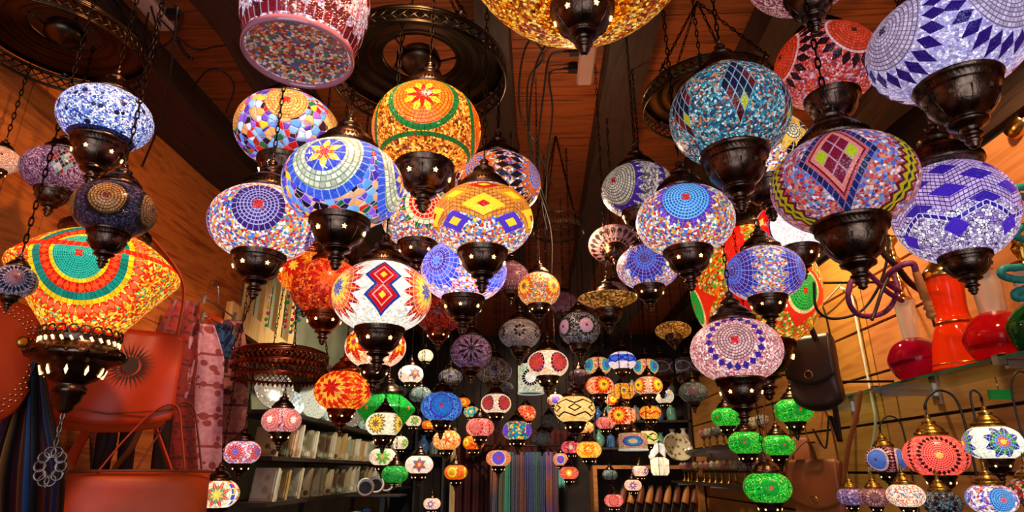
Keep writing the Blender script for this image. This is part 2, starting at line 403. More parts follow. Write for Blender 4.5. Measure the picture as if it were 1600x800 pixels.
FM = fix(MB().lathe([(.13, .0), (.12, -.03), (.11, -.07), (.145, -.09), (.145, -.115), (.10, -.135), (.085, -.165), (.105, -.19), (.095, -.22), (.06, -.25), (.07, -.275), (.04, -.30), (.001, -.32)], 32).mesh('finial', [M('bronze')]))
cap = MB().lathe([(.34, -.03), (.44, -.02), (.475, .01), (.485, .025, .035), (.48, .075, .035), (.44, .085), (.41, .10), (.40, .13), (.36, .18), (.29, .23), (.21, .27),
                  (.18, .31), (.205, .33), (.20, .355), (.14, .38), (.09, .42), (.075, .47), (.09, .49), (.06, .52), (.001, .53)], 96)
CAPM = fix(cap.mesh('cap', [M('bronze')])); CAPC = fix(cap.mesh('cap_copper', [M('copper')]))
RINGM = fix(MB().torus(.07, .016, T(0, 0, .585) @ RX(PI / 2), 20, 8).mesh('hanging_ring', [M('bronze')]))
spire = MB().lathe([(.06, .5), (.075, .54), (.05, .58), (.09, .62), (.06, .67), (.02, .78), (.001, .84)], 24)
SPIREM = fix(spire.mesh('spire', [M('brass')]))
CAPB = fix(cap.mesh('cap_brass', [M('brass')]))
rimm = MB().torus(.82, .035, T(0, 0, -.62), 64, 10)
BULBM = None
def chain_mb(L, r=.0011, pitch=.0135, n=10, rs=5):
    b = MB(); k = max(1, int(L / pitch)); pitch = L / k
    for i in range(k):
        m = T(0, 0, pitch * (i + .5)) @ RZ(PI / 2 * (i % 2)) @ RX(PI / 2)
        pts = [(.0034 * math.cos(2 * PI * q / n), pitch * .66 * math.sin(2 * PI * q / n), 0) for q in range(n)]
        b.tube(pts, r, rs, 0, True, m)
    return b
RINGS = []
def child(name, me, parent, mat=None, loc=(0, 0, 0)):
    o = bpy.data.objects.new(name, me); C.objects.link(o); o.parent = parent; o.location = loc
    if mat:
        o.material_slots[0].link = 'OBJECT'; o.material_slots[0].material = mat
    return o
def lantern(px, py, w, D, shape, mat, label, lit=True, face=0, holder='bowl', hs=1., cs=1., tilt=0, hang=None, group='mosaic lanterns hanging from the ceiling',
            copper=False, hot=0, lean=0, cat='lantern', sy=1., chainless=False, name='mosaic_lantern'):
    st = math.sqrt(1 + ((px - 800) / F) ** 2 * .8)
    zc = F * D / w * st
    c = at(px, py, zc); Rr = D / 2
    az = math.atan2(cam.location.y - c.y, cam.location.x - c.x)
    t = thing(name, label, cat, c, az + R(face), group); t.scale = (Rr, Rr, Rr)
    if tilt: t.rotation_euler = (R(tilt), 0, az + R(face))
    if lean: t.rotation_euler = (0, -R(lean), az + R(face))
    gl = child('globe', GM[shape], t, mat); gl.scale = (1, 1, sy)
    zt = ZT[shape] * sy; zb = ZB[shape] * sy
    cp = child('cap', CAPC if copper else CAPM, t, None, (0, 0, zt)); k = max(RT[shape] / .4 * cs, .3); cp.scale = (k * 1.08, k * 1.08, k * 1.35)
    rg = child('hanging_ring', RINGM, cp)
    hme = HM[holder]; kb = RB[shape] / .44 * hs * .92
    ho = child('holder', hme[3] if copper else hme[0] if lit else hme[1], t, None, (0, 0, zb)); ho.scale = (kb, kb, kb)
    fi = child('finial', FM, ho, None, (0, 0, hme[2]))
    if not chainless:
        for (q, r_) in RINGS:                                        # under a ring chandelier the chain is hooked to the ring
            if math.hypot(q.x - c.x, q.y - c.y) < r_ + .01 and q.z > c.z + Rr: hang = q.z + .02
        z0 = c.z + Rr * (zt + .86 * k); L = (hang or CEIL) - z0
        if L > .02:
            b = chain_mb(L, .0014 if zc < 1.7 else .0012, .017 if zc < 1.7 else .021, 8, 4)
            ch = obj('chain', b, M('dark_chain'), t, (0, 0, (z0 - c.z) / Rr), rec=False); ch.scale = (1 / Rr,) * 3
            if tilt: ch.rotation_euler = (-R(tilt), 0, 0)
            if lean: ch.rotation_euler = (0, R(lean), 0)
    if hot:
        l = bpy.data.lights.new('bulb', 'POINT'); l.energy = hot * (Rr / .1) ** 2; l.color = (1, .85, .65); l.shadow_soft_size = .016
        lo = bpy.data.objects.new('bulb', l); C.objects.link(lo); lo.parent = t; lo.location = (0, 0, zb * .35)
    return t

# ------------------------------------------------------------------ the patterns
RED = 'd8201a'; WHT = 'fbf6ea'; YEL = 'f9d73c'; ORG = 'f2842c'; GRN = '1f9a4a'; BLU = '3f74d8'; PUR = '6a4fb8'; NAV = '1a2470'; TEAL = '2bb8ae'
CONFW = ['f4e8dc', 'e23a28', 'fbf6ee', 'f3a53a', 'f7d84e', '4a86da', 'fdf8f0', 'd94a5a', '53b8cc', 'ffffff', '7d5cc4', 'f0b848', '2a62c0', 'f08a40']
TILES = ['e0452a', 'f4b06a', 'f6d23a', '7c5cd0', '5f9be6', '2a1e30', '8fc3ee', '9a6ad8', '1f7a4c', 'c0262a', 'f2c088', '5a40b0', '6fb4e8', '3c2030']
OPAL = ['fff4e2', 'ffe9c8', 'ffffff', 'f8dcb0']
def mo(n, *a, **k): return mosaic(n, *a, **k)
m_blue = mo('blue_white', ['eef4ff', '9cbcf2', '5f8ae0', '2f4fae', 'ffffff', '84a8ea', 'c8dafa'], 26, '2a3c7a', layers=[('spots', 3.6, .24, '141c40'), ('band', -.6, -.54, ['1a2450'], 26)], e=.75)
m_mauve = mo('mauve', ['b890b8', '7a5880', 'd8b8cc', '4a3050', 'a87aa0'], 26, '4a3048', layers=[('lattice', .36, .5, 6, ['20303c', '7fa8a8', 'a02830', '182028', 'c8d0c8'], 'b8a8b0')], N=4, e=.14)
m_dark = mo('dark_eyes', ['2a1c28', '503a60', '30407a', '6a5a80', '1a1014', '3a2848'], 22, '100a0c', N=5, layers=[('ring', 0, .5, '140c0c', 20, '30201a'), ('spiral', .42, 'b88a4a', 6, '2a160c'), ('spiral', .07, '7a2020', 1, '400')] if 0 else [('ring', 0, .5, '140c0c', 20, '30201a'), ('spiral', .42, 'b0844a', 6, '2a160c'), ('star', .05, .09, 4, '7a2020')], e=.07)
m_peach = mo('peach_swirl', ['f6d8c0', 'e8b090', 'fff0e0', 'd88a70'], 26, 'a86a50', N=4, layers=[('spiral', .5, 'f4c8a8', 6, 'a05a48'), ('star', .05, .09, 4, '601818')], e=.55)
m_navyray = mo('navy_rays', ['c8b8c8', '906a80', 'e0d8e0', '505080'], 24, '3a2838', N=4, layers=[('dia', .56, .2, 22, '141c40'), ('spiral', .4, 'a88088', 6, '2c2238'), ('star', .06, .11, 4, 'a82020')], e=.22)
m_kite = mo('rainbow_top', ['f7d23c', 'e0341e', 'f9e04a', 'e8501e', 'ff9a28', 'f8dc60', 'd02818', '38b888', 'fbe890', 'e03a20'], 34, 'd88030', N=1, z0=-.02, gw=.03,
    layers=[('dia', .61, .10, 46, 'e04020'), ('dia', .61, .05, 46, 'f08050'), ('ring', .50, .55, 'f8d828', 50, 'c89a20'), ('ring', .42, .50, '129a8a', 60, '0c6a60'), ('ring', .315, .42, 'd8281c', 50, 'f07040'), ('dia', .37, .05, 30, 'f2662a'), ('ring', .275, .315, 'f8d828', 40, 'c89a20'), ('spiral', .275, '0c9a88', 12, '4ac8b0'), ('star', .03, .055, 4, 'd82018'), ('band', .06, .14, ['f0301c'], 80), ('band', -.9, -.82, ['e0281c'], 40)], e=.95)
m_barrel = mo('barrel', ['f4e4ea', 'e8d0dc', 'ffffff', 'b08cc8', 'e89a98', '6a90cc', 'f8ecf0', 'd8606a', 'fff'+'fff', '8a3a50'], 30, 'c8a8b4', N=6, layers=[('dia', .42, .16, 10, '6a1024'), ('band', -.50, -.34, ['7a1226', '921a30', '601020'], 40)], e=.42)
m_barrel_in = mo('barrel_base', ['c8402a', 'e88a30', '3f8a60', 'f0d8c0', 'a02030', '4a70b0', 'e8b8a0', 'd8c8c0'], 20, '8a5a50', N=1, layers=[], e=.22)
m_tiles = mo('bright_tiles', TILES + ['f4ecf0', 'c8e0f8'], 8, 'a890a8', gw=.035, N=5, z0=.12, layers=[('spiral', .38, 'e8b878', 7, 'a86c34'), ('star', .05, .1, 4, RED)], e=.85, jit=.3)
m_ringflower = mo('ring_flower', TILES, 8.5, 'c8b8d8', gw=.035, N=4, z0=.1, layers=[('ring', .56, .66, '4a70d8', 30, 'a0b0e8'), ('spiral', .56, 'e4e8d0', 7, '9aa08c'), ('ring', 0, .32, '4a60c8', 12, 'a8b0e8'), ('star', .10, .29, 6, YEL), ('star', .05, .17, 6, 'd8401c', .5)], e=.95, jit=.3)
m_gold = mo('gold_star', ['e89a28', 'a85c10', 'f8c850', '5a2c08', 'ffd870', 'c87818'], 27, '4a2408', N=4, z0=.12, layers=[('ring', .52, .61, '0c7a3a', 34, '0a5028'), ('spiral', .52, 'ec8c28', 9, '8a4008'), ('star', .14, .36, 8, YEL), ('star', .10, .27, 8, 'c01c10', .5), ('band', -.56, -.50, ['0c6a34'], 40)], e=.55, hot=1)
m_purswirl = mo('purple_swirl', CONFW, 21, 'a898a0', N=4, layers=[('ring', .36, .45, '4a3480', 26, 'b8a8d0'), ('spiral', .37, '4c3a88', 6, 'c0b4d8'), ('star', .06, .13, 4, RED)], e=.95)
m_greenflame = mo('green_flame', CONFW, 21, 'b0a09c', N=4, layers=[('star', .42, .66, 12, '147a3c'), ('ring', 0, .5, 'e8e0c8', 20, '20a050'), ('spiral', .42, 'c81e22', 4, 'f0c0a0')], e=.85)
m_golddia = mo('gold_wave', CONFW, 21, 'b0a09c', N=6, layers=[('wave', -.24, .46, .12, 5, 'f0a84c', 9, 'a8601c', 0), ('loz', -.06, 5, .34, .22, YEL, .5), ('loz', -.06, 5, .11, .07, RED, .5), ('loz', .22, 5, .32, .17, 'e8a030', 0), ('loz', .22, 5, .18, .09, YEL, 0), ('loz', .40, 5, .32, .12, 'd02a1a', .5), ('loz', .40, 5, .12, .05, YEL, .5), ('loz', -.32, 5, .30, .19, '6a4ac0', 0), ('loz', -.32, 5, .13, .08, YEL, 0)], e=.95)
m_orangenet = mo('orange_net', CONFW, 20, 'b86a50', N=4, layers=[('dia', .58, .14, 20, '2a1e2a'), ('star', .3, .5, 14, ORG), ('spiral', .3, '4a8ad8', 4, 'e8a070')], e=.62)
m_bluestar = mo('blue_flower', CONFW, 20, 'd8d0d8', N=4, layers=[('star', .46, .62, 12, '3f62d8'), ('star', .34, .5, 12, '6a86e8', .5), ('star', .2, .36, 12, '4438a8'), ('star', .08, .2, 8, '5a9af0', .5)], e=.75, hot=1)
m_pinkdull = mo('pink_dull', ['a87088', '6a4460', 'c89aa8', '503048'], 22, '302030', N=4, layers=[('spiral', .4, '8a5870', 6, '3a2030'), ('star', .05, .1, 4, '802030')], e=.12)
m_orangered = mo('orange_stars', ['f0641e', 'ffb43c', 'e83a18', 'f89a30', 'ffd060'], 18, 'c83014', N=4, layers=[('star', .4, .6, 12, 'f8a030'), ('star', .26, .42, 12, 'd82414', .5), ('star', .1, .2, 8, 'ffd850')], e=.9)
m_redorange = mo('red_orange', ['e84a1c', 'c82a14', 'f47a28', 'a01c10', 'f49040'], 16, '7a160c', N=4, layers=[('star', .36, .6, 12, 'c02814'), ('star', .2, .4, 12, 'f07028', .5)], e=.5)
m_figure8 = mo('figure_eight', ['fdf8ee', 'f4ecdc', 'ffffff', 'ece2d0'], 24, 'e0d6c4', N=3, z0=.04, ph=PI / 3, layers=[('star', .44, .62, 14, 'c8201c'), ('star', .36, .52, 14, 'f0802a'), ('star', .24, .38, 14, YEL, .5), ('star', .10, .22, 8, '1f4fb0'), ('loz', .20, 3, .175, .36, '1c4a98', 0), ('loz', -.20, 3, .175, .36, '1c4a98', 0), ('loz', .20, 3, .14, .30, 'c8161c', 0), ('loz', -.20, 3, .14, .30, 'c8161c', 0), ('loz', .20, 3, .095, .2, 'f8b0a0', 0), ('loz', -.20, 3, .095, .2, 'f8b0a0', 0), ('loz', .20, 3, .08, .17, 'd01c20', 0), ('loz', -.20, 3, .08, .17, 'd01c20', 0), ('loz', .20, 3, .034, .07, YEL, 0), ('loz', -.20, 3, .034, .07, YEL, 0)], e=1.0)
m_redleaf = mo('red_leaf', ['a82418', '6a140e', 'd03a22', '8a1c14', 'c85030'], 20, '3a0a08', N=4, layers=[('star', .2, .56, 8, 'b03020'), ('star', .12, .4, 8, '5a100c', .5)], e=.25)
m_redflower = mo('red_flower', ['fff0dc', 'f8c888', 'ffffff', 'f0a050', 'fbe4c0'], 22, 'e0903c', N=4, layers=[('star', .3, .6, 6, 'd8301c'), ('star', .16, .3, 8, YEL, .5), ('star', .06, .16, 8, 'c82a60')], e=1.05)
m_redstars = mo('red_stars', ['f4b03c', 'ffd45a', 'e86a20', 'ffc850', 'f09030'], 14, 'd04018', N=4, layers=[('star', .5, .72, 16, 'e03a18'), ('star', .36, .52, 16, 'f8c050', .5), ('star', .16, .36, 8, 'cc1c14')], e=1.0)
m_pinkspiral = mo('pink_discs', ['c86a80', 'fbe0d8', 'a04868', 'f4c0b0', 'e8a0a0'], 18, '8a4060', N=5, layers=[('spiral', .5, 'f2a898', 4, 'c05a68'), ('star', .12, .22, 8, 'fff0e0')], e=.8)
m_redblue = mo('red_blue', ['e02a20', 'f4f0f0', 'c81c28', '4a8ae0', 'f8d0c8', 'd83050'], 12, 'e8c8c8', N=5, layers=[('star', .3, .46, 8, 'd02020'), ('star', .1, .24, 8, '2a58c8')], e=.85)
m_multi = mo('multi_star', OPAL, 14, 'e8d0a8', N=4, layers=[('star', .2, .62, 8, 'd83a24'), ('star', .16, .46, 8, '2a9a8a', .5), ('star', .1, .3, 8, YEL), ('ring', .62, .72, ['e03020', '3a9a50', '3a70c8', 'f0c030', OPAL[0], OPAL[2]], 16, 'ffe8c0')], e=1.05)
m_suns = mo('warm_suns', ['e8482a', 'fbe8c0', 'f4a040', '58a858', 'f8d860', 'c82a1c', '4a8ad0'], 16, 'e8b070', N=4, layers=[('star', .38, .58, 14, 'e0481c'), ('star', .26, .4, 14, YEL, .5), ('star', .08, .22, 8, '8a3060')], e=.9)
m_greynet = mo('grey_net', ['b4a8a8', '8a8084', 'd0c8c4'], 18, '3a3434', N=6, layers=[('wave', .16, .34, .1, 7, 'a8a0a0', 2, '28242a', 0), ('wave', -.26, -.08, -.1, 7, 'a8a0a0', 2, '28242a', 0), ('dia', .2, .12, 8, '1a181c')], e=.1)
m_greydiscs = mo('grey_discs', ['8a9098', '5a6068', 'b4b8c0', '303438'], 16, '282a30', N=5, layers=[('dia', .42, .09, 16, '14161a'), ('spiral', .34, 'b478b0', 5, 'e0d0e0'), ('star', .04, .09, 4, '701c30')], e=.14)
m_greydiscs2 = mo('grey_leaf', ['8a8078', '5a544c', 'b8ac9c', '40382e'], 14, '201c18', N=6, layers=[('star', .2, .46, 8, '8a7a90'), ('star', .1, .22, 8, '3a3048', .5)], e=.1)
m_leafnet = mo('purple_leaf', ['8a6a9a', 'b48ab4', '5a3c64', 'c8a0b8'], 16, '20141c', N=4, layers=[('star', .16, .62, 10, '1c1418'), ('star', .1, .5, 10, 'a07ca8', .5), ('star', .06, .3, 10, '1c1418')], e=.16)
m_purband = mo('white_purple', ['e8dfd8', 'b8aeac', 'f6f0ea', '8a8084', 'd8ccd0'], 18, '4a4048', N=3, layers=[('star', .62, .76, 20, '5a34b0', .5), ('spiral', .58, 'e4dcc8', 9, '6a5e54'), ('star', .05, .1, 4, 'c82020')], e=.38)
m_bluespiral = mo('blue_spiral', CONFW, 21, 'a89498', N=3, z0=.12, layers=[('star', .46, .60, 16, '7a4ac8'), ('spiral', .44, '2c7ccc', 8, '9ad0ee'), ('star', .05, .11, 4, RED)], e=.8)
m_hoop = mo('hoop', ['2a181c', '4a2c34', '1a1014'], 16, '140c0e', N=22, layers=[('zig', .02, .09, 7, 'b08088'), ('band', .05, .16, ['a87880'], 60), ('band', -.13, -.09, ['a87880'], 60), ('band', -.30, -.2, ['c86a50'], 30)], e=.12)
m_bluepur = mo('blue_purple', CONFW, 20, 'c8bcd0', N=3, layers=[('star', .5, .72, 12, '3a5ad0'), ('star', .42, .6, 12, '5a36a8', .5), ('star', .26, .44, 12, '4a78e0'), ('star', .1, .26, 12, '4a2ea0', .5)], e=.7)
m_tan = mo('tan_dish', ['d8a050', 'a87028', 'f0c070', '805020'], 14, '5a3818', N=4, layers=[], e=.45)
m_mauveball = mo('mauve_ball', ['7a5a64', '4a3440', 'a08088'], 18, '20181c', N=4, layers=[('spiral', .45, '8a6470', 6, '2a1c20')], e=.08)
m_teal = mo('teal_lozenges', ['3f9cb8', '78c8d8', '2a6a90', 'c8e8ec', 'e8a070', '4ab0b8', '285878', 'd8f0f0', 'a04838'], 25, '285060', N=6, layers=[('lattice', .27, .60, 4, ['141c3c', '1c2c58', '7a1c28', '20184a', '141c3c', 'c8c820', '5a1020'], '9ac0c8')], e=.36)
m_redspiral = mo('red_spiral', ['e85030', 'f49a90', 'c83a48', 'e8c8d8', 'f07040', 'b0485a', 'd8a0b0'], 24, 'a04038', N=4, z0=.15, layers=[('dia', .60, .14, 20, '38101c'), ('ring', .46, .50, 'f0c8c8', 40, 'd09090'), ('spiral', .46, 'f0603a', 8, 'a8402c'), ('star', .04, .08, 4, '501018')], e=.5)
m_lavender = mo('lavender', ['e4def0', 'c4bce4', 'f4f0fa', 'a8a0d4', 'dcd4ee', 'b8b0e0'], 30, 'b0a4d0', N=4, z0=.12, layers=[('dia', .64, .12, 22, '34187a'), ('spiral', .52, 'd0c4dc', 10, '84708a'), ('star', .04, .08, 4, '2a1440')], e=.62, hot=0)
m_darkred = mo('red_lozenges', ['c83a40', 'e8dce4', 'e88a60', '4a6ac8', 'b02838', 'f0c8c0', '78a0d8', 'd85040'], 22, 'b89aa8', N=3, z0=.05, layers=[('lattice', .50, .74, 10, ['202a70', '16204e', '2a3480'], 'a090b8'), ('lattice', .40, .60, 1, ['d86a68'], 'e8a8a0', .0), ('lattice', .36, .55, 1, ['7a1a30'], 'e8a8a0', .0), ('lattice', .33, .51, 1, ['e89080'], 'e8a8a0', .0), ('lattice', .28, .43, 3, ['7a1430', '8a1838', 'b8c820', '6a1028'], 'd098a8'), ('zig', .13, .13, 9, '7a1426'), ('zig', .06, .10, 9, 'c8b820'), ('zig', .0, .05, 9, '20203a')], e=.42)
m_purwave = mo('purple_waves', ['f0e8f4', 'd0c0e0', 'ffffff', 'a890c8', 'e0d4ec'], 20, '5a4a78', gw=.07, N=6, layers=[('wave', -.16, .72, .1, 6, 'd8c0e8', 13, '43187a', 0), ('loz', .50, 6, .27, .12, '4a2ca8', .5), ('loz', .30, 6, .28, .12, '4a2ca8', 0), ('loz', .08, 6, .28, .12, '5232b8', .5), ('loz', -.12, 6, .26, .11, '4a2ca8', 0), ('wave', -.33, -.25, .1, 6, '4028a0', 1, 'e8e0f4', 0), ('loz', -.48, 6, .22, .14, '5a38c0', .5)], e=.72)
m_whitered = mo('white_red', ['fffaf4', 'f8f0ea', 'ffffff', 'f0e8e8'], 22, 'e8dcd8', N=3, layers=[('lattice', .34, .66, 2, ['16307a'], '2a4a9a', .02), ('lattice', .28, .56, 3, ['d81c1c', 'c01818'], 'f05040'), ('star', .06, .12, 4, YEL)], e=1.05)
m_bigconf = mo('big_confetti', ['e84a1c', 'f8c83c', '58a840', 'f08028', 'fbe0a0', 'd8301c', '7ab848'], 26, 'c86a30', N=3, z0=-.32, layers=[('lattice', .62, .50, 1, ['e8401c'], 'e03018', .0), ('ring', .28, .32, 'f4d8a0', 30, 'd8a860'), ('spiral', .28, '1c9a38', 7, '4ac060'), ('star', .03, .06, 4, RED), ('zig', .04, .16, 1, 'd8281c')], e=.8)
m_swirlyellow = mo('yellow_swirl', CONFW, 20, 'e0d0c0', N=4, layers=[('star', .3, .62, 6, '1c1820'), ('star', .2, .52, 6, 'f2c848', .5), ('spiral', .2, 'fbf0d0', 3, '302838')], e=.85)
m_pinkpurple = mo('pink_swirl', ['f8e0d8', 'e8a8a0', 'fff4ee', 'd88a90', 'f4c8b8', 'c87888'], 24, '9a5868', N=3, z0=.06, layers=[('dia', .53, .09, 20, '4a3498'), ('spiral', .41, 'e8c0b8', 7, '7a4458'), ('star', .05, .11, 4, 'e01c18')], e=.85)
m_amber = mo('amber_beads', ['ffb828', 'c8681a', 'ffd860', '8a3c0c', 'f09a20', 'ffe890', 'a85010', 'c87018'], 36, '3a1606', N=4, layers=[], e=.8, hot=0)
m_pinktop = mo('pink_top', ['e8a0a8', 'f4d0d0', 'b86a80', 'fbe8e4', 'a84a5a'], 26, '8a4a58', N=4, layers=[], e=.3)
m_green = mo('green_glass', ['12b43c', '0a8a28', '38e060', '18c848', 'a0e860', '20d050'], 18, '0a6420', N=4, layers=[('spiral', .34, '14b840', 5, '0c7028'), ('star', .05, .1, 4, 'f04028')], e=.8)
m_greendull = mo('green_plain', ['38b84a', '1c9a38', '60d870', '2aa840'], 9, '147028', N=4, layers=[('spiral', .4, '48c058', 4, '208a38')], e=.5)
m_greendisc = mo('green_discs', ['f8f0c8', 'f4e0a0', 'e8f0d8', '8ac860', 'ffffff'], 20, 'b8b878', N=4, layers=[('spiral', .66, '18a838', 9, '0c7826'), ('star', .04, .08, 4, 'e05030')], e=.75)
m_greenwhite = mo('green_white', ['fbe8d0', 'f8d0b0', 'fff8ec'], 10, 'e0b890', N=3, layers=[('star', .3, .6, 8, '1cb83c'), ('star', .1, .2, 8, 'f4a060')], e=.9)
m_yelsuns = mo('yellow_suns', ['fff8dc', 'fbecb8', 'ffffff'], 16, 'e8d8a0', N=4, layers=[('star', .4, .58, 14, '501810'), ('star', .28, .48, 14, YEL), ('star', .1, .3, 8, '8a1c14', .5)], e=1.05)
m_bluepale = mo('blue_swirl', ['58a0e8', '3a78d8', '90c8f4', '2a5ac0', '6ab8e8'], 20, '2a48a0', N=4, layers=[('ring', .48, .56, '5a40b8', 30, '8090e0'), ('spiral', .48, '4aa0e0', 7, '2c5cb8'), ('star', .05, .12, 4, RED)], e=.85)
m_whitestar = mo('white_star', ['fbe8d4', 'fff8f0', 'f8d8b8'], 12, 'e8b898', N=3, layers=[('star', .22, .54, 6, '2a6a8a'), ('star', .14, .36, 6, 'e03a24', .5), ('star', .06, .14, 4, YEL)], e=1.)
m_creamred = mo('cream_red', ['f8d8a8', 'fbecd0', 'f4c080', 'ffffff'], 16, 'd8a068', N=5, layers=[('ring', .38, .46, '6a2a50', 14, 'e8b8a0'), ('spiral', .38, 'd8605a', 4, 'a83848'), ('star', .06, .14, 4, 'd81c18')], e=.95)
m_pinkred = mo('pink_red', ['f08a78', 'e85a50', 'fbd0c0', 'd83a3a'], 14, 'f8b8a8', N=4, layers=[('spiral', .44, 'f4a090', 4, 'd84a48'), ('ring', .44, .54, 'd02a2a', 12, 'f8c0a8')], e=.9)
m_orangesun = mo('orange_suns', ['f4942c', 'e85a1c', 'f8b848', 'd8481c'], 12, 'c84818', N=4, layers=[('star', .34, .56, 12, 'f4601c'), ('star', .24, .42, 12, YEL, .5), ('star', .06, .16, 8, '2a8a3a')], e=.95)
m_orangecirc = mo('orange_circles', ['f0842c', 'e86a20', 'f49c40'], 10, 'c85a1c', N=4, layers=[('ring', .28, .42, YEL, 14, 'e89030'), ('ring', 0, .28, 'f09a38', 10, 'd86a20'), ('ring', 0, .12, '5a9a4a', 4, 'f8d860')], e=.85)
m_purpink = mo('purple_pink', ['f4a070', 'f8c8a8', 'e88860'], 14, 'd87858', N=3, layers=[('ring', .50, .6, 'f8d8a0', 14, 'e8a070'), ('spiral', .50, '6a54d0', 4, '9a88e8'), ('star', .1, .2, 6, 'e0484a')], e=.9)
m_smallpur = mo('small_purple', ['fbe0c8', 'f4b898', 'fff4e8'], 10, 'e8a888', N=3, layers=[('star', .2, .5, 8, '5a3c98'), ('star', .08, .2, 6, 'f8e8f0', .5)], e=.95)
m_orangeflame = mo('orange_flames', ['f8a448', 'fbc878', 'f08028', 'ffe0a8'], 12, 'e07020', N=5, layers=[('star', .16, .5, 5, 'f8e0a0'), ('star', .08, .34, 5, 'e8681c', .5)], e=.95)
m_grayteal = mo('grey_teal', ['a8b4b0', '7a8884', 'c8d4d0', '586460'], 12, '404a48', N=4, layers=[('spiral', .46, '8aa09a', 5, '4a5a56')], e=.16)
m_tealyel = mo('teal_yellow', ['f4c850', '20b0b0', 'f8e090', '18989c'], 6, 'e8b870', N=4, layers=[('ring', .3, .5, '22b4b4', 10, '80d8d0')], e=.85)
m_tealdot = mo('teal_dots', ['18a0b8', 'f8e078', '2ab0c0', 'e85a3c', 'f8d848', '1888a8'], 7, '187888', N=3, layers=[('ring', 0, .4, '7a50c8', 8, 'a088e0')], e=.85)
m_wavecream = mo('cream_waves', ['f8d890', 'fbe8b8', 'f4c878'], 20, 'e0b468', N=6, layers=[('wave', .30, .37, .09, 6, '30180c', 1, '30180c', 0), ('wave', -.30, -.23, .09, 6, '30180c', 1, '30180c', .0), ('loz', .03, 6, .34, .19, '30180c', .5), ('loz', .03, 6, .22, .12, 'f8d080', .5)], e=1.0)
m_redpatch = mo('red_patches', ['e82a1c', 'd01c18', 'f04a2a', 'f8c888'], 5, 'f0b080', N=4, layers=[], e=.9)
m_bluewave = mo('blue_waves', ['f8ecec', 'f0d8d8', 'ffffff'], 18, 'd0b8c8', N=6, layers=[('wave', -.14, .36, .0, 6, '6a98ec', 3, '4060c8', 0), ('wave', .2, .3, .1, 6, '2a48b8', 1, '2a48b8', 0), ('wave', -.12, -.02, -.1, 6, '2a48b8', 1, '2a48b8', 0), ('loz', .1, 6, .16, .1, '2a48b8', .5)], e=.9)
m_tealred = mo('teal_red', ['f0a878', 'fbe0c0', 'e86a50'], 12, 'd89070', N=4, layers=[('ring', .44, .52, 'e8d080', 12, 'd06050'), ('spiral', .44, '1c9aa8', 4, '60c8c8'), ('ring', 0, .22, '2878c8', 8, '60a0e0'), ('star', .05, .1, 4, RED)], e=.85)
m_sunred = mo('sun_red', ['f8a068', 'fbd8a0', 'f0703c', 'ffe8c0'], 14, 'e05a30', N=3, layers=[('star', .5, .66, 14, 'd8301c'), ('star', .32, .52, 14, 'f8a02c', .5), ('star', .22, .4, 12, 'fbe040'), ('star', .06, .18, 6, '187a50')], e=.95)
m_bluesun = mo('blue_sun', ['f8c850', 'f49838', 'fbe090'], 14, 'd8702c', N=5, layers=[('star', .36, .52, 14, 'e05a20'), ('star', .26, .44, 14, YEL, .5), ('star', .08, .22, 6, '2050c0')], e=.95)
m_sidesun = mo('side_sun', ['f8dcb0', 'e8b890', 'fbecc8', 'd89878'], 16, 'c87850', N=4, ph=PI / 4, layers=[('star', .42, .6, 14, 'c82c1c'), ('star', .32, .48, 14, 'f8b02c', .5), ('star', .24, .4, 12, 'fbe040'), ('star', .06, .18, 6, '20603a')], e=.95)
m_whiteblue = mo('white_blue', ['f4e8d0', 'e8d4b0', 'fbf4e4'], 10, 'c8b088', N=3, layers=[('star', .24, .4, 8, '2a80c8'), ('star', .05, .12, 6, 'e8e0a0')], e=.8)
m_zigyel = mo('yellow_zigzag', ['f4c840', 'f8a838', 'fbe078', 'e86a30'], 12, 'd87830', N=6, layers=[('wave', -.14, .02, .12, 6, 'd8281c', 1, 'f06a3c', 0)], e=.95)
m_arc = mo('teal_arcs', ['e0b890', 'f0d0a8', 'c89878'], 14, 'b08060', N=3, layers=[('ring', .5, .62, '6a3cb0', 24, 'a080d0'), ('ring', .28, .5, '2a90c0', 24, '60b8d8'), ('ring', 0, .28, 'e8c8a0', 12, 'c09870')], e=.5)
m_greenwave = mo('green_wave', ['f8e8b0', 'fbf0c8', 'f0d890'], 14, 'd8c078', N=5, layers=[('wave', .18, .3, .12, 5, '141c10', 1, '141c10', 0), ('wave', -.22, -.10, -.12, 5, '141c10', 1, '141c10', 0), ('loz', .04, 5, .40, .24, 'a8d028', .5), ('loz', .04, 5, .2, .12, '0c5a20', .5)], e=.9)
m_yelglow = mo('yellow_glow', ['f8b838', 'fbd868', 'f49c28', 'ffe890'], 9, 'e8902c', N=4, layers=[('ring', .2, .4, 'f48828', 10, 'fbd060')], e=1.25)
m_pinkrose = mo('rose', ['e83a58', 'f07a88', 'd02848', 'f8c0b8'], 8, 'e86a70', N=4, layers=[('star', .1, .34, 6, 'fbe8d8')], e=.85)
m_salmon = mo('salmon_sun', ['f0806a', 'f8a890', 'e86858'], 10, 'd85848', N=3, layers=[('ring', .34, .5, 'f48820', 12, 'e05a20'), ('ring', 0, .34, 'fbc860', 8, 'f8a040'), ('ring', 0, .16, 'fffbe0', 6, 'fbe8a0')], e=.95)
m_greycirc = mo('grey_circle', ['6a6460', '4a4644', '8a8480'], 12, '302c2a', N=4, layers=[('spiral', .44, '6a7e88', 4, '3a4a58'), ('star', .08, .16, 6, '7a6a80')], e=.14)
m_darkpur = mo('dark_purple', ['4a404c', '342c3a', '5c5060'], 14, '1c181e', N=4, layers=[('ring', .56, .64, 'b8b0b8', 34, '1c1830'), ('ring', .5, .56, '3c2c8a', 30, '201850'), ('ring', 0, .5, '50464e', 20, '302a30')], e=.07)
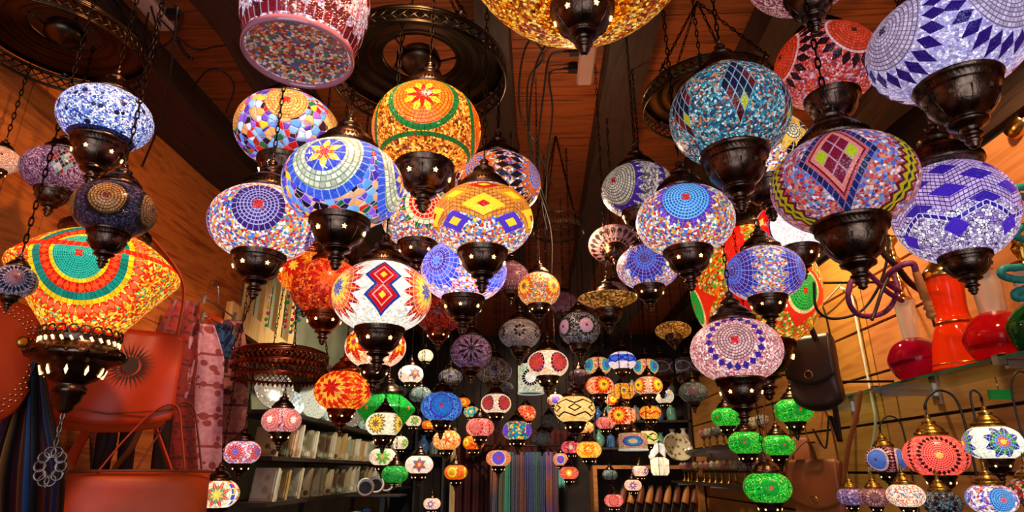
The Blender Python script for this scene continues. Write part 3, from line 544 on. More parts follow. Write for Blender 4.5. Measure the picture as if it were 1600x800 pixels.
m_jade = mo('grey_jade', ['6a8a80', '485a5c', '98a89c', '7a5a6a', '38484c'], 16, '2a3030', N=4, layers=[('spiral', .36, '7a5a68', 5, '3c3440')], e=.12)
m_tealtube = mo('pale_confetti', ['f8f0e0', '6ac8c0', 'f4e8c8', 'f0a060', '48b0a8', 'fffaf0', '88c060'], 15, 'd8d8c0', N=3, layers=[('ring', .36, .56, '1c2020', 18, 'f0e8d0'), ('ring', .0, .36, 'fbf8ee', 12, 'e0d8c8')], e=.8)
m_cream = mo('cream_pane', ['fbf0cc', 'f8e4b0', 'fff8e0'], 5, 'e0b878', N=4, layers=[('ring', .0, .4, 'fff4d8', 4, 'f0c890')], e=.95)
m_clear = mo('grey_clear', ['6a6a68', '8a8a86', '50504e'], 12, '343432', N=4, layers=[], e=.1)
m_lred = mo('lamp_red', ['f04038', 'e02c30', 'f86858', 'c8202a', 'f88878'], 20, 'f8a090', N=4, z0=0, layers=[('dia', .56, .09, 26, '4a0c18'), ('spiral', .47, 'e02c30', 7, 'f89888'), ('star', .08, .13, 8, 'fbc850')], e=1.0)
m_lblue = mo('lamp_blue', ['c84858', 'e8b0b0', '8a3048', 'e07050', 'f0d0d0'], 18, 'a87080', N=4, layers=[('dia', .62, .12, 24, '401020'), ('ring', .5, .58, 'e8c8c8', 24, 'b88088'), ('spiral', .5, '3a6ac8', 7, '80a8e8'), ('star', .04, .1, 4, '601820')], e=.45)
m_lwhite = mo('lamp_white', ['fdf8ea', 'f4f4e0', 'ffffff'], 22, 'd8e0b8', N=4, layers=[('star', .4, .6, 8, '3a2aa8'), ('star', .3, .46, 8, '38a048', .5), ('star', .2, .36, 8, '3a86e0'), ('star', .14, .26, 8, 'e03828', .5), ('star', .05, .14, 8, YEL)], e=.9)
m_lpur = mo('lamp_purple', ['b088c0', '9070a8', 'd0b0d8', '705088'], 18, '3c2848', N=4, layers=[('dia', .46, .2, 10, '241428'), ('dia', .46, .12, 10, 'd8b8d8')], e=.3)
m_lpink = mo('lamp_pink', ['c07080', 'e0a8a8', '8a4458', 'a05868'], 18, '48202c', N=4, layers=[('star', .4, .62, 14, 'e8b8b0'), ('star', .24, .46, 14, '5a1c30', .5), ('spiral', .26, 'c88890', 3, '50202c')], e=.3)
m_lconf = mo('lamp_confetti', ['f8e8d0', 'e87838', 'f8c860', 'fffaf0', '3a70b0', 'e04030', 'fbe8c8'], 13, 'f4e4d0', N=4, layers=[], e=.85)
m_lteal = mo('lamp_teal', ['6a9aa0', '2a4a58', '98c0c0', '1a2c38', 'a84a40'], 16, '1c2830', N=4, layers=[('dia', .44, .18, 10, '121820')], e=.25)
m_lswirl = mo('lamp_swirl', ['6a50b8', 'fbf0e8', 'c83048', 'f4a848', 'ffffff', '8a70d0'], 9, 'e8dce8', N=3, z0=0, layers=[('spiral', .5, '2c7cc8', 6, '90c8e8'), ('star', .08, .16, 6, 'e02830')], e=.75)
m_lred2 = mo('lamp_patch', ['c02830', 'e0b0a0', '285a48', 'e8c060', '8a1c28'], 8, '2a1418', N=4, layers=[], e=.4)

# ------------------------------------------------------------------ the lanterns: pixel of the globe's centre, width there, real diameter
LANT = [
 # left cluster
 ('L1', 166, 186, 152, .17, 'oval', m_blue, 'blue and white crazed-glass lantern with small dark triangles, upper left', dict(holder='deep', hs=1.15)),
 ('L2', 92, 268, 122, .17, 'oval', m_mauve, 'dull mauve lantern with dark lozenges, just below and left of the blue and white one', dict(lit=False, holder='bowl')),
 ('L3', 179, 328, 136, .135, 'oval', m_dark, 'dark unlit lantern with gold coiled discs in front of the big kite-shaped lantern', dict(lit=False, holder='deep', face=-14)),
 ('L4', 0, 250, 68, .10, 'oval', m_peach, 'peach lantern with coiled disc cut by the left picture edge', dict(holder='bowl')),
 ('L5', 22, 440, 76, .072, 'round', m_navyray, 'small lantern with navy rays round a coiled disc at the left edge', dict(lit=False, holder='tulip')),
 # centre left
 ('L8', 450, 206, 166, .245, 'oval', m_tiles, 'lantern of bright mixed tiles with tan coiled ovals, behind the ring-and-flower lantern', dict(holder='bowl', face=-6)),
 ('L9', 537, 290, 190, .19, 'oval', m_ringflower, 'lantern with pale green rings round a yellow star flower and blue border', dict(face=-20)),
 ('L10', 667, 204, 170, .20, 'round', m_gold, 'gold beaded lantern with green rings and a red eight-point star', dict(face=-6, hot=.07)),
 ('L11', 412, 350, 172, .215, 'oval', m_purswirl, 'confetti lantern with a purple coiled disc and red centre', dict(face=-8)),
 ('L12', 655, 340, 118, .19, 'round', m_greenflame, 'confetti lantern with green flames round a red coil, half hidden behind two lanterns', dict(face=8)),
 ('L13', 755, 345, 156, .18, 'oval', m_golddia, 'lantern with golden wavy bands and yellow lozenges with red centres', dict(face=0)),
 ('L14', 778, 288, 134, .20, 'oval', m_orangenet, 'orange and black netted confetti lantern behind the golden wave lantern', dict(face=-30)),
 ('L15', 725, 424, 134, .205, 'oval', m_bluestar, 'white confetti lantern with blue star flowers below the golden wave lantern', dict(face=-38, hot=.02)),
 ('L16', 798, 434, 58, .13, 'round', m_pinkdull, 'dull pink unlit lantern peeping out right of the blue star flower lantern', dict(lit=False, holder='tulip')),
 ('L17', 482, 428, 96, .18, 'oval', m_orangered, 'orange lantern with red stars at the left of the orange pair', dict(face=-30, copper=True)),
 ('L18', 512, 450, 112, .17, 'round', m_redorange, 'deep red-orange lantern between the orange lantern and the figure-eight lantern', dict(copper=True)),
 ('L19', 597, 465, 156, .18, 'oval', m_figure8, 'white lantern with a red figure-eight between two flame-coloured suns', dict()),
 ('L20', 686, 492, 76, .16, 'oval', m_redleaf, 'dark red leaf-pattern lantern right of the white figure-eight lantern', dict(lit=False, copper=True)),
 ('L21', 587, 542, 96, .165, 'oval', m_redflower, 'cream lantern with red flowers right behind the figure-eight lantern', dict(face=45)),
 ('L22', 536, 611, 90, .16, 'oval', m_redstars, 'yellow lantern covered in red stars with a copper cap', dict(copper=True, face=-25)),
 ('L23', 440, 657, 63, .14, 'wide', m_pinkspiral, 'pink lantern with pale discs hanging under the tiered chandelier', dict(face=36)),
 ('L24', 378, 707, 60, .135, 'wide', m_redblue, 'small red and blue lantern left of the pink disc lantern', dict(face=-20)),
 ('L25', 339, 772, 72, .13, 'wide', m_multi, 'white lantern with a multicoloured star at the orange bag’s corner', dict()),
 # centre, behind
 ('L26', 842, 453, 66, .13, 'round', m_suns, 'small bright lantern with yellow suns below the golden wave lantern', dict(face=45)),
 ('L27', 812, 522, 65, .155, 'oval', m_greynet, 'grey unlit lantern with a white wavy net', dict(lit=False)),
 ('L28', 905, 514, 64, .155, 'round', m_greydiscs, 'grey unlit lantern with pink and blue coiled discs', dict(lit=False, face=22)),
 ('L29', 880, 474, 46, .14, 'oval', m_pinkdull, 'mauve unlit lantern behind the small sun lantern', dict(lit=False)),
 ('L30', 736, 550, 65, .15, 'round', m_leafnet, 'purple unlit lantern with black leaf net', dict(lit=False, holder='tulip')),
 ('L31', 772, 580, 56, .17, 'oval', m_greydiscs2, 'dusty grey lantern right behind the purple leaf lantern', dict(lit=False)),
 # centre right
 ('L32', 997, 298, 116, .19, 'oval', m_purband, 'white lantern with coiled ends and purple zigzag bands', dict(lit=False, face=-38, holder='bowl')),
 ('L33', 1070, 346, 155, .18, 'oval', m_bluespiral, 'confetti lantern with a big blue coiled disc and red centre', dict(face=4)),
 ('L35', 1012, 418, 98, .17, 'oval', m_bluepur, 'confetti lantern with blue and purple star, tucked behind the blue coil lantern', dict(face=-4)),
 ('L36', 960, 460, 46, .115, 'round', m_mauveball, 'brown mauve globe in front of the tan dish', dict(lit=False, holder='tulip')),
 ('L37', 1139, 182, 190, .215, 'round', m_teal, 'large teal lantern with dark lozenge lattices', dict(lit=False, face=12, holder='deep')),
 ('L38', 1290, 105, 165, .21, 'round', m_redspiral, 'coral red lantern with coiled discs and a dark toothed border', dict(lit=False, face=-52, holder='bowl')),
 ('L39', 1478, 72, 262, .235, 'oval', m_lavender, 'large lavender lantern with coiled discs edged in purple lozenges', dict(lit=False, face=-40, holder='deep')),
 ('L40', 1316, 288, 232, .20, 'oval', m_darkred, 'large red and blue lantern with a crimson lozenge in front', dict(lit=False, face=0, holder='deep')),
 ('L41', 1489, 332, 200, .21, 'round', m_purwave, 'large white lantern with purple waves and lozenges', dict(lit=False, holder='bowl', cs=1.35, hs=.8, sy=1.15)),
 ('L42', 1243, 352, 128, .215, 'oval', m_whitered, 'glowing white lantern with a red lozenge edged blue', dict(face=-52)),
 ('L43', 1194, 428, 126, .20, 'oval', m_bluepur, 'confetti lantern with blue and purple stars in front of the huge green-disc lantern', dict(face=-50)),
 ('L45', 1192, 238, 150, .25, 'round', m_swirlyellow, 'white and yellow swirl lantern showing behind the large teal one', dict(face=40)),
 ('L46', 1150, 548, 146, .18, 'oval', m_pinkpurple, 'pink lantern with a coiled disc ringed by purple lozenges', dict(face=0, holder='deep')),
 ('L47', 905, -84, 392, .36, 'bowl', m_amber, 'wide amber beaded lantern at the top edge of the picture', dict(holder='bowl', hs=.62)),
 ('L48', 1255, -52, 190, .20, 'oval', m_pinktop, 'pink confetti lantern cut off by the top edge, right of the amber one', dict(lit=False, holder='deep', hs=.8)),
 # green ones
 ('G1', 1135, 652, 48, .13, 'wide', m_green, 'green lantern left behind the holder of the pink coil lantern', dict(face=-35)),
 ('G2', 1240, 642, 62, .14, 'wide', m_green, 'green lantern highest on the right, beside the dark leather bag', dict(face=20)),
 ('G3', 1166, 692, 58, .13, 'wide', m_green, 'left one of two green lanterns hanging side by side', dict(face=-5)),
 ('G4', 1216, 696, 54, .13, 'wide', m_green, 'right one of two green lanterns hanging side by side', dict(face=20)),
 ('G5', 1199, 762, 77, .135, 'wide', m_green, 'green lantern hanging lowest of the green group', dict(face=8)),
 ('G7', 600, 663, 57, .15, 'wide', m_yelsuns, 'cream lantern with dark-edged yellow suns in front of the green-disc lantern', dict(face=-28)),
 ('G8', 598, 714, 42, .13, 'wide', m_greenwhite, 'small green and cream flower lantern under the yellow sun lantern', dict()),
 ('G9', 617, 741, 42, .13, 'wide', m_greendull, 'plain green lantern at the end of the mug shelf', dict(hs=.5)),
 ('G10', 625, 692, 26, .11, 'round', m_greenwhite, 'small green-topped lantern behind the green and cream flower lantern', dict(face=40)),
 ('G11', 646, 658, 26, .13, 'wide', m_greenwhite, 'tiny green lantern left of the blue swirl lantern', dict(face=10)),
 ('E1', 665, 556, 24, .11, 'round', m_cream, 'small plain white lantern high above the blue swirl lantern', dict()),
 ('E2', 704, 590, 38, .16, 'oval', m_greydiscs2, 'dusty grey lantern between the blue swirl and the purple leaf lanterns', dict(lit=False)),
 ('E3', 1052, 520, 56, .19, 'dish', m_tan, 'tan dish lantern high up left of the pink coil lantern', dict(lit=False, lean=20)),
 ('E4', 905, 590, 36, .16, 'oval', m_mauveball, 'brown unlit lantern left behind the red-edged sun lantern', dict(lit=False)),
 ('E5', 788, 607, 30, .15, 'oval', m_clear, 'smoky lantern just above the cream one with red coils', dict(lit=False)),
 ('E6', 868, 625, 26, .13, 'oval', m_purpink, 'pinkish lantern whose edge shows left of the brown wave lantern', dict()),
 ('E7', 915, 668, 26, .13, 'oval', m_orangeflame, 'orange lantern squeezed under the brown wave lantern’s right side', dict()),
 ('E8', 958, 625, 26, .14, 'oval', m_sunred, 'orange-red lantern low between the suns of the cluster', dict()),
 ('E9', 625, 612, 24, .13, 'oval', m_clear, 'smoky lantern right of the green-disc lantern’s top', dict(lit=False)),
 # far field
 ('C1', 690, 636, 65, .16, 'oval', m_bluepale, 'blue swirl lantern with a red centre in the middle distance', dict(face=0)),
 ('C2', 642, 585, 40, .14, 'oval', m_whitestar, 'white lantern with a red flower high behind the blue swirl lantern', dict(face=20)),
 ('C3', 775, 631, 48, .14, 'wide', m_creamred, 'cream lantern with two red coiled discs, right of the blue swirl lantern', dict(face=36)),
 ('C4', 750, 668, 44, .14, 'wide', m_pinkred, 'pink-red lantern just below the cream one with red coils', dict(face=-20)),
 ('C5', 740, 692, 34, .12, 'wide', m_orangesun, 'small orange lantern with green-centred suns under the pink-red one', dict(face=45)),
 ('C6', 712, 738, 36, .12, 'wide', m_orangecirc, 'orange lantern with ringed circles hanging low left of the maroon curtain', dict(face=-20)),
 ('C7', 779, 716, 39, .12, 'wide', m_purpink, 'pink lantern with a purple coil in front of the hanging scarves', dict()),
 ('C8', 655, 726, 44, .13, 'wide', m_whitestar, 'white lantern with a teal and red star right of the plain green one', dict(face=0)),
 ('C9', 675, 787, 27, .11, 'wide', m_smallpur, 'tiny cream and purple lantern lowest in the middle', dict(face=-10)),
 ('C10', 698, 688, 44, .14, 'oval', m_orangeflame, 'orange flame lantern directly under the blue swirl lantern', dict()),
 ('C11', 657, 617, 36, .14, 'oval', m_grayteal, 'grey-green unlit lantern left behind the blue swirl lantern', dict(lit=False)),
 ('C12', 737, 644, 25, .12, 'oval', m_tealyel, 'teal and yellow lantern squeezed behind the blue swirl and cream lanterns', dict()),
 ('C13', 670, 664, 22, .11, 'wide', m_orangesun, 'tiny orange sun lantern at the lower left of the blue swirl lantern', dict(face=0)),
 ('C14', 724, 629, 22, .13, 'oval', m_orangecirc, 'orange lantern whose edge shows right behind the blue swirl lantern', dict()),
 ('C15', 808, 673, 46, .14, 'wide', m_tealdot, 'teal lantern with yellow dots and a purple disc', dict(face=60)),
 ('C16', 856, 569, 65, .16, 'wide', m_creamred, 'larger cream lantern with pink coiled discs, high in the middle', dict(face=36)),
 ('C18', 898, 640, 64, .15, 'wide', m_wavecream, 'cream lantern with dark brown waves and lozenges', dict(face=0)),
 ('C19', 822, 646, 31, .12, 'round', m_redpatch, 'small bright red lantern above the teal dotted one', dict()),
 ('C20', 972, 564, 44, .14, 'wide', m_bluewave, 'white and blue wave lantern above the cluster of suns', dict()),
 ('C21', 934, 572, 42, .15, 'wide', m_tealred, 'lantern with teal discs left behind the blue wave lantern', dict(face=45)),
 ('C22', 937, 603, 44, .14, 'wide', m_sunred, 'red-edged lantern with a yellow sun, leftmost of the sun cluster', dict(face=18)),
 ('C23', 973, 612, 38, .14, 'oval', m_bluesun, 'yellow lantern with a blue-centred sun in the middle of the sun cluster', dict(face=6)),
 ('C24', 1013, 603, 45, .14, 'wide', m_sidesun, 'lantern with yellow suns on both flanks, rightmost of the sun cluster', dict(face=0)),
 ('C25', 1009, 574, 40, .155, 'wide', m_tealred, 'lantern with teal discs right behind the blue wave lantern', dict(face=45)),
 ('C26', 972, 650, 45, .14, 'wide', m_sunred, 'lantern with one yellow sun in front, below the sun cluster', dict(face=-14)),
 ('C27', 1016, 645, 34, .13, 'wide', m_zigyel, 'yellow lantern with a red zigzag, right below the sun cluster', dict()),
 ('C28', 946, 661, 30, .13, 'wide', m_pinkred, 'pink-red lantern left beside the single sun lantern', dict()),
 ('C30', 1012, 684, 34, .125, 'wide', m_greenwave, 'small lantern with a lime green wave edged black', dict()),
 ('C31', 920, 703, 40, .13, 'wide', m_yelglow, 'brightly glowing yellow lantern above the wooden shelf', dict()),
 ('C32', 892, 699, 30, .12, 'wide', m_pinkrose, 'rose pink lantern at the left side of the glowing yellow one', dict()),
 ('C33', 876, 718, 24, .11, 'round', m_purpink, 'tiny cream lantern with a purple disc before the scarves', dict()),
 ('C34', 889, 739, 30, .115, 'wide', m_salmon, 'salmon lantern with a glowing orange disc', dict()),
 ('C35', 847, 686, 34, .14, 'oval', m_greycirc, 'grey unlit lantern in front of the scarf pelmet', dict(lit=False)),
 ('C36', 858, 658, 30, .13, 'oval', m_clear, 'smoky grey lantern left below the brown wave lantern', dict(lit=False)),
 ('C38', 953, 742, 24, .11, 'wide', m_grayteal, 'pale grey lantern in front of the wooden shelf', dict(lit=False)),
 ('C39', 989, 758, 27, .11, 'wide', m_smallpur, 'cream and purple lantern hanging before the slippers', dict()),
 ('C40', 1000, 736, 26, .11, 'wide', m_smallpur, 'cream and purple lantern just above the other purple one', dict(face=50)),
 ('C41', 959, 782, 30, .11, 'wide', m_pinkred, 'pink-red lantern lowest before the wooden shelf', dict(face=0)),
 ('C42', 1038, 619, 30, .13, 'round', m_whiteblue, 'white lantern with a bright blue flower', dict()),
 ('C43', 1083, 613, 46, .15, 'oval', m_jade, 'dusty jade unlit lantern left below the pink coil lantern', dict(lit=False, holder='tulip')),
 ('C44', 1032, 575, 46, .19, 'tube', m_darkpur, 'dark cylindrical lantern with a pale beaded arc', dict(lit=False, sy=.6)),
 ('C45', 1074, 573, 44, .19, 'tube', m_darkpur, 'dark cylindrical lantern right behind the jade one', dict(lit=False, sy=.6, face=60)),
]
BIG = [
 ('L6', 151, 428, 272, .31, 'bicone', m_kite, 'big glowing kite-shaped lantern with teal, red and yellow rings', dict(face=-13)),
 ('L44', 1178, 448, 204, .36, 'urn', m_bigconf, 'huge red and yellow confetti lantern with green discs, behind others', dict(face=46)),
 ('G6', 603, 640, 92, .31, 'bicone', m_greendisc, 'large lantern with green coiled discs behind the yellow sun lantern', dict(face=50)),
 ('L34', 960, 386, 80, .15, 'dish', m_hoop, 'unlit dark lantern with a wide rim of mauve triangles', dict(lit=False, lean=32)),
 ('L36b', 950, 472, 92, .17, 'dish', m_tan, 'tan glass dish lantern behind the brown mauve globe', dict(lit=False)),
]
SPECIAL = [
 ('L7', 474, 34, 206, .215, 'barrel', m_barrel, 'large pink confetti barrel lantern with open mosaic bottom', dict(lit=False)),
 ('C17', 829, 592, 46, .15, 'tube', m_tealtube, 'pale cylindrical confetti lantern left behind the pink disc lantern', dict()),
 ('C29', 989, 690, 52, .16, 'tube', m_arc, 'cylindrical lantern with teal and purple arcs', dict(sy=.5)),
]

CHAND = [(98, 62, 282, .38), (655, 108, 272, .42), (1108, 150, 212, .36), (872, 345, 76, .19), (440, 556, 150, .36)]
#CUT
for px, py, w, D in CHAND:
    RINGS.append((at(px, py, F * D / w * math.sqrt(1 + ((px - 800) / F) ** 2 * .8)), D / 2))
DEPTH = {'L1': 0.167, 'L2': 0.157, 'L3': 0.135, 'L4': 0.087, 'L5': 0.072, 'L8': 0.245, 'L9': 0.190, 'L10': 0.202, 'L11': 0.212, 'L12': 0.190, 'L13': 0.170, 'L14': 0.192, 'L15': 0.199, 'L16': 0.130, 'L17': 0.180, 'L18': 0.170, 'L19': 0.180, 'L20': 0.160, 'L21': 0.165, 'L22': 0.160, 'L23': 0.140, 'L24': 0.135, 'L25': 0.130, 'L26': 0.130, 'L27': 0.155, 'L28': 0.150, 'L29': 0.140, 'L30': 0.150, 'L31': 0.174, 'L32': 0.190, 'L33': 0.193, 'L35': 0.170, 'L36': 0.115, 'L37': 0.215, 'L38': 0.210, 'L39': 0.235, 'L40': 0.185, 'L41': 0.210, 'L42': 0.215, 'L43': 0.200, 'L45': 0.234, 'L46': 0.180, 'L47': 0.360, 'L48': 0.200, 'G1': 0.130, 'G2': 0.140, 'G3': 0.130, 'G4': 0.130, 'G5': 0.131, 'G7': 0.150, 'G8': 0.131, 'G9': 0.127, 'G10': 0.110, 'G11': 0.130, 'E1': 0.110, 'E2': 0.160, 'E3': 0.190, 'E4': 0.160, 'E5': 0.150, 'E6': 0.130, 'E7': 0.130, 'E8': 0.140, 'E9': 0.130, 'C1': 0.160, 'C2': 0.140, 'C3': 0.140, 'C4': 0.140, 'C5': 0.120, 'C6': 0.120, 'C7': 0.120, 'C8': 0.130, 'C9': 0.110, 'C10': 0.140, 'C11': 0.140, 'C12': 0.120, 'C13': 0.110, 'C14': 0.130, 'C15': 0.140, 'C16': 0.160, 'C18': 0.150, 'C19': 0.120, 'C20': 0.146, 'C21': 0.150, 'C22': 0.139, 'C23': 0.140, 'C24': 0.140, 'C25': 0.149, 'C26': 0.136, 'C27': 0.130, 'C28': 0.130, 'C30': 0.125, 'C31': 0.130, 'C32': 0.120, 'C33': 0.110, 'C34': 0.115, 'C35': 0.140, 'C36': 0.130, 'C38': 0.110, 'C39': 0.110, 'C40': 0.110, 'C41': 0.110, 'C42': 0.130, 'C43': 0.154, 'C44': 0.190, 'C45': 0.190, 'L6': 0.330, 'L44': 0.430, 'G6': 0.310, 'L34': 0.162, 'L36b': 0.170, 'L7': 0.202, 'C17': 0.150, 'C29': 0.150}
for row in LANT + BIG:
    key, px, py, w, D, shape, mat, label, o = row
    kw = dict(o); D = DEPTH.get(key, D)
    t = lantern(px, py, w, D, shape, mat, label, **kw)
    if key == 'L6':                                            # ornate gallery and pendant under the kite-shaped lantern
        for ch in list(t.children):
            if ch.name.startswith('holder'):
                for c2 in list(ch.children): bpy.data.objects.remove(c2)
                bpy.data.objects.remove(ch)
        b = MB().lathe([(.34, .03), (.44, .02), (.45, -.02), (.43, -.05), (.44, -.10), (.46, -.14), (.52, -.17, .02), (.56, -.22, .02), (.55, -.27, .02), (.47, -.31), (.40, -.34),
                        (.36, -.38), (.34, -.45), (.27, -.53), (.18, -.58), (.165, -.61), (.20, -.64), (.20, -.69), (.17, -.72), (.15, -.80), (.10, -.85), (.09, -.9), (.05, -.94), (.001, -.95)], 96)
        for i in range(22):
            a = 2 * PI * i / 22; b.torus(.055, .012, RZ(a) @ T(.45, 0, .04) @ RY(PI / 2), 10, 5)
        for i in range(16):
            a = 2 * PI * i / 16; b.ball((.55 * math.cos(a), .55 * math.sin(a), -.225), .028, 0, 8)
        for i in range(10):
            a = 2 * PI * i / 10; b.prism(star_poly(2, .06, .02, 0), .03, RZ(a) @ T(.335, 0, -.44) @ RY(PI / 2 + .3), 1, -.01)
        for i in range(26):
            a = 2 * PI * i / 26; b.prism([(-.03, -.012), (.03, -.012), (.03, .012), (-.03, .012)], .02, RZ(a) @ T(.435, 0, -.07) @ RY(PI / 2) @ RZ(.6), 1, -.004)
        ho = obj('gallery', b, [M('bronze'), M('star_light')], t, (0, 0, -.88))
        b = MB(); cm = chain_mb(.06, .0016, .012, 8, 4); b.add([(x / .155, y / .155, z / .155 - .38) for x, y, z in cm.v], cm.f)
        for k in range(10):
            a = 2 * PI * k / 10; b.torus(.062, .016, T(.115 * math.cos(a), 0, -.62 + .17 * math.sin(a)) @ RX(PI / 2), 12, 5)
        b.torus(.13, .014, T(0, 0, -.62) @ RX(PI / 2) @ Matrix.Diagonal((.55, 1.0, 1, 1)), 24, 6); b.ball((0, 0, -.85), .022)
        pd = obj('pendant', b, M('silver_filigree'), ho, (0, 0, -.95)); pd.rotation_euler = (0, 0, R(78)); t['label'] = 'big glowing kite-shaped lantern with teal, red and yellow rings and a filigree pendant'
def rimmed(key, t, shape, sy):
    for ch in list(t.children):
        if ch.name.startswith('holder'):
            for c2 in list(ch.children): bpy.data.objects.remove(c2)
            bpy.data.objects.remove(ch)
for row in SPECIAL:
    key, px, py, w, D, shape, mat, label, o = row
    kw = dict(o); D = DEPTH.get(key, D); t = lantern(px, py, w, D, shape, mat, label, **kw); rimmed(key, t, shape, kw.get('sy', 1))
    if shape == 'barrel':
        obj('bottom_panel', MB().lathe([(.77, -.60), (.72, -.56), (.4, -.53), (.001, -.52)], 48), m_barrel_in, t)
        g = G('rose_glass_rim'); g.set(col='b87080', rough=.12, coat=1.); MATS['rim'] = g.mat
        obj('glass_rim', MB().lathe([(.77, -.585), (.79, -.66), (.815, -.69), (.84, -.66), (.845, -.58), (.82, -.55)], 64, closed=True), M('rim'), t)
    else:
        z = -.95 * kw.get('sy', 1)
        g = G('pale_rim'); g.set(col='d8dccb', rough=.3, emit='e0f0e0', es=.35); MATS['pale_rim'] = g.mat
        obj('rim', MB().lathe([(.8, z + .06), (.9, z + .03), (.92, z - .02), (.88, z - .06), (.8, z - .05)], 48, closed=True), M('pale_rim'), t)
        obj('bottom_panel', MB().lathe([(.81, z), (.001, z + .02)], 32), M('bronze'), t)

# ------------------------------------------------------------------ pierced ring chandeliers
def chandelier(px, py, w, D, label, tiers=1, inner=True, teeth=False, nh=None, bandh=.1, mat='dark_bronze', hook=4):
    zc = F * D / w * math.sqrt(1 + ((px - 800) / F) ** 2 * .8); c = at(px, py, zc); Rr = D / 2
    t = thing('ring_chandelier', label, 'chandelier', c)
    for q in range(tiers):
        z0 = -q * bandh * 1.15 * Rr; h = bandh * Rr; b = MB(); rr = Rr * (1 - .05 * q)
        for zz, tr in ((z0, .018), (z0 - h, .014), (z0 - h * .12, .008), (z0 - h * .88, .008)): b.torus(rr, tr * Rr * 1.2, T(0, 0, zz), 72, 7)
        n = 54
        for i in range(n):                                      # crossing strips: real openings between them
            a0 = 2 * PI * i / n; a1 = 2 * PI * (i + 1.4) / n
            for s in (0, 1):
                A, B_ = (a0, a1) if s == 0 else (a1, a0)
                b.tube([(rr * math.cos(A), rr * math.sin(A), z0 - h * .1), (rr * math.cos((A + B_) / 2), rr * math.sin((A + B_) / 2), z0 - h * .5), (rr * math.cos(B_), rr * math.sin(B_), z0 - h * .9)], .010 * Rr, 4)
        if teeth:
            for i in range(60):
                a = 2 * PI * i / 60; b.prism([(-.05 * Rr, 0), (.05 * Rr, 0), (0, -.10 * Rr)], .004, RZ(a) @ T(rr, 0, z0 - h) @ RZ(PI / 2) @ RX(PI / 2))
        obj('pierced_band', b, M(mat), t)
    if inner:
        b = MB().lathe([(Rr * r_, Rr * z_) for r_, z_ in [(.98, .03), (.9, .06), (.86, .05), (.82, .09), (.74, .10), (.70, .08), (.66, .11), (.58, .13), (.55, .11), (.50, .14), (.46, .15), (.43, .13), (.42, .17), (.46, .19), (.6, .17), (.8, .13), (.98, .06)]], 72, closed=True)
        obj('stepped_plate', b, M(mat), t)
        b = MB().lathe([(.001, .30 * Rr), (.1 * Rr, .28 * Rr), (.22 * Rr, .2 * Rr), (.25 * Rr, .10 * Rr), (.22 * Rr, .03 * Rr), (.12 * Rr, -.03 * Rr), (.04 * Rr, -.06 * Rr), (.001, -.09 * Rr)], 40)
        for i in range(3):
            a = 2 * PI * i / 3; b.tube([(.24 * Rr * math.cos(a), .24 * Rr * math.sin(a), .1 * Rr), (.44 * Rr * math.cos(a), .44 * Rr * math.sin(a), .15 * Rr)], .014 * Rr, 6)
        obj('centre_boss', b, M(mat), t)
    for i in range(hook):
        a = 2 * PI * (i + .4) / hook; b = MB().lathe([(.02 * Rr, 0), (.05 * Rr, .02 * Rr), (.06 * Rr, .05 * Rr), (.03 * Rr, .09 * Rr), (.02 * Rr, .13 * Rr), (.001, .17 * Rr)], 16)
        f = obj('finial', b, M('bronze'), t, (Rr * math.cos(a), Rr * math.sin(a), .01 * Rr))
        top = Vector((0, 0, CEIL - c.z)); s = Vector((Rr * math.cos(a), Rr * math.sin(a), .12 * Rr)); top = s + (top - s) if (top - s).length < .9 else s * 0 + Vector((0, 0, min(CEIL - c.z, .75)))
        d = top - s; cm = chain_mb(d.length, .0016, .02, 8, 4); rot = d.to_track_quat('Z', 'Y').to_matrix().to_4x4()
        b = MB().add(cm.v, cm.f, 0, True, T(*s) @ rot); obj('hanging_chain', b, M('dark_chain'), t)
    if CEIL - c.z > .75:
        b = MB(); cm = chain_mb(CEIL - c.z - .75, .0018, .022, 8, 4); b.add(cm.v, cm.f, 0, True, T(0, 0, .75)); obj('hanging_chain', b, M('dark_chain'), t)
    return t, c
chandelier(98, 62, 282, .38, 'wide pierced metal ring with stepped plate above the blue and white lantern, top left', bandh=.2)
chandelier(655, 108, 272, .42, 'wide stepped metal ring chandelier behind the gold star lantern', bandh=.17)
chandelier(1108, 150, 212, .36, 'dark pierced ring chandelier behind the large teal lantern', bandh=.2)
chandelier(872, 345, 76, .19, 'small dark drum-shaped ring hanging on chains above the small sun lantern', tiers=1, inner=False, teeth=True, bandh=.52)
chandelier(440, 556, 150, .36, 'two-tiered copper-red ring with sawtooth rim over the pink disc lantern', tiers=2, inner=True, teeth=True, bandh=.22, mat='copper')

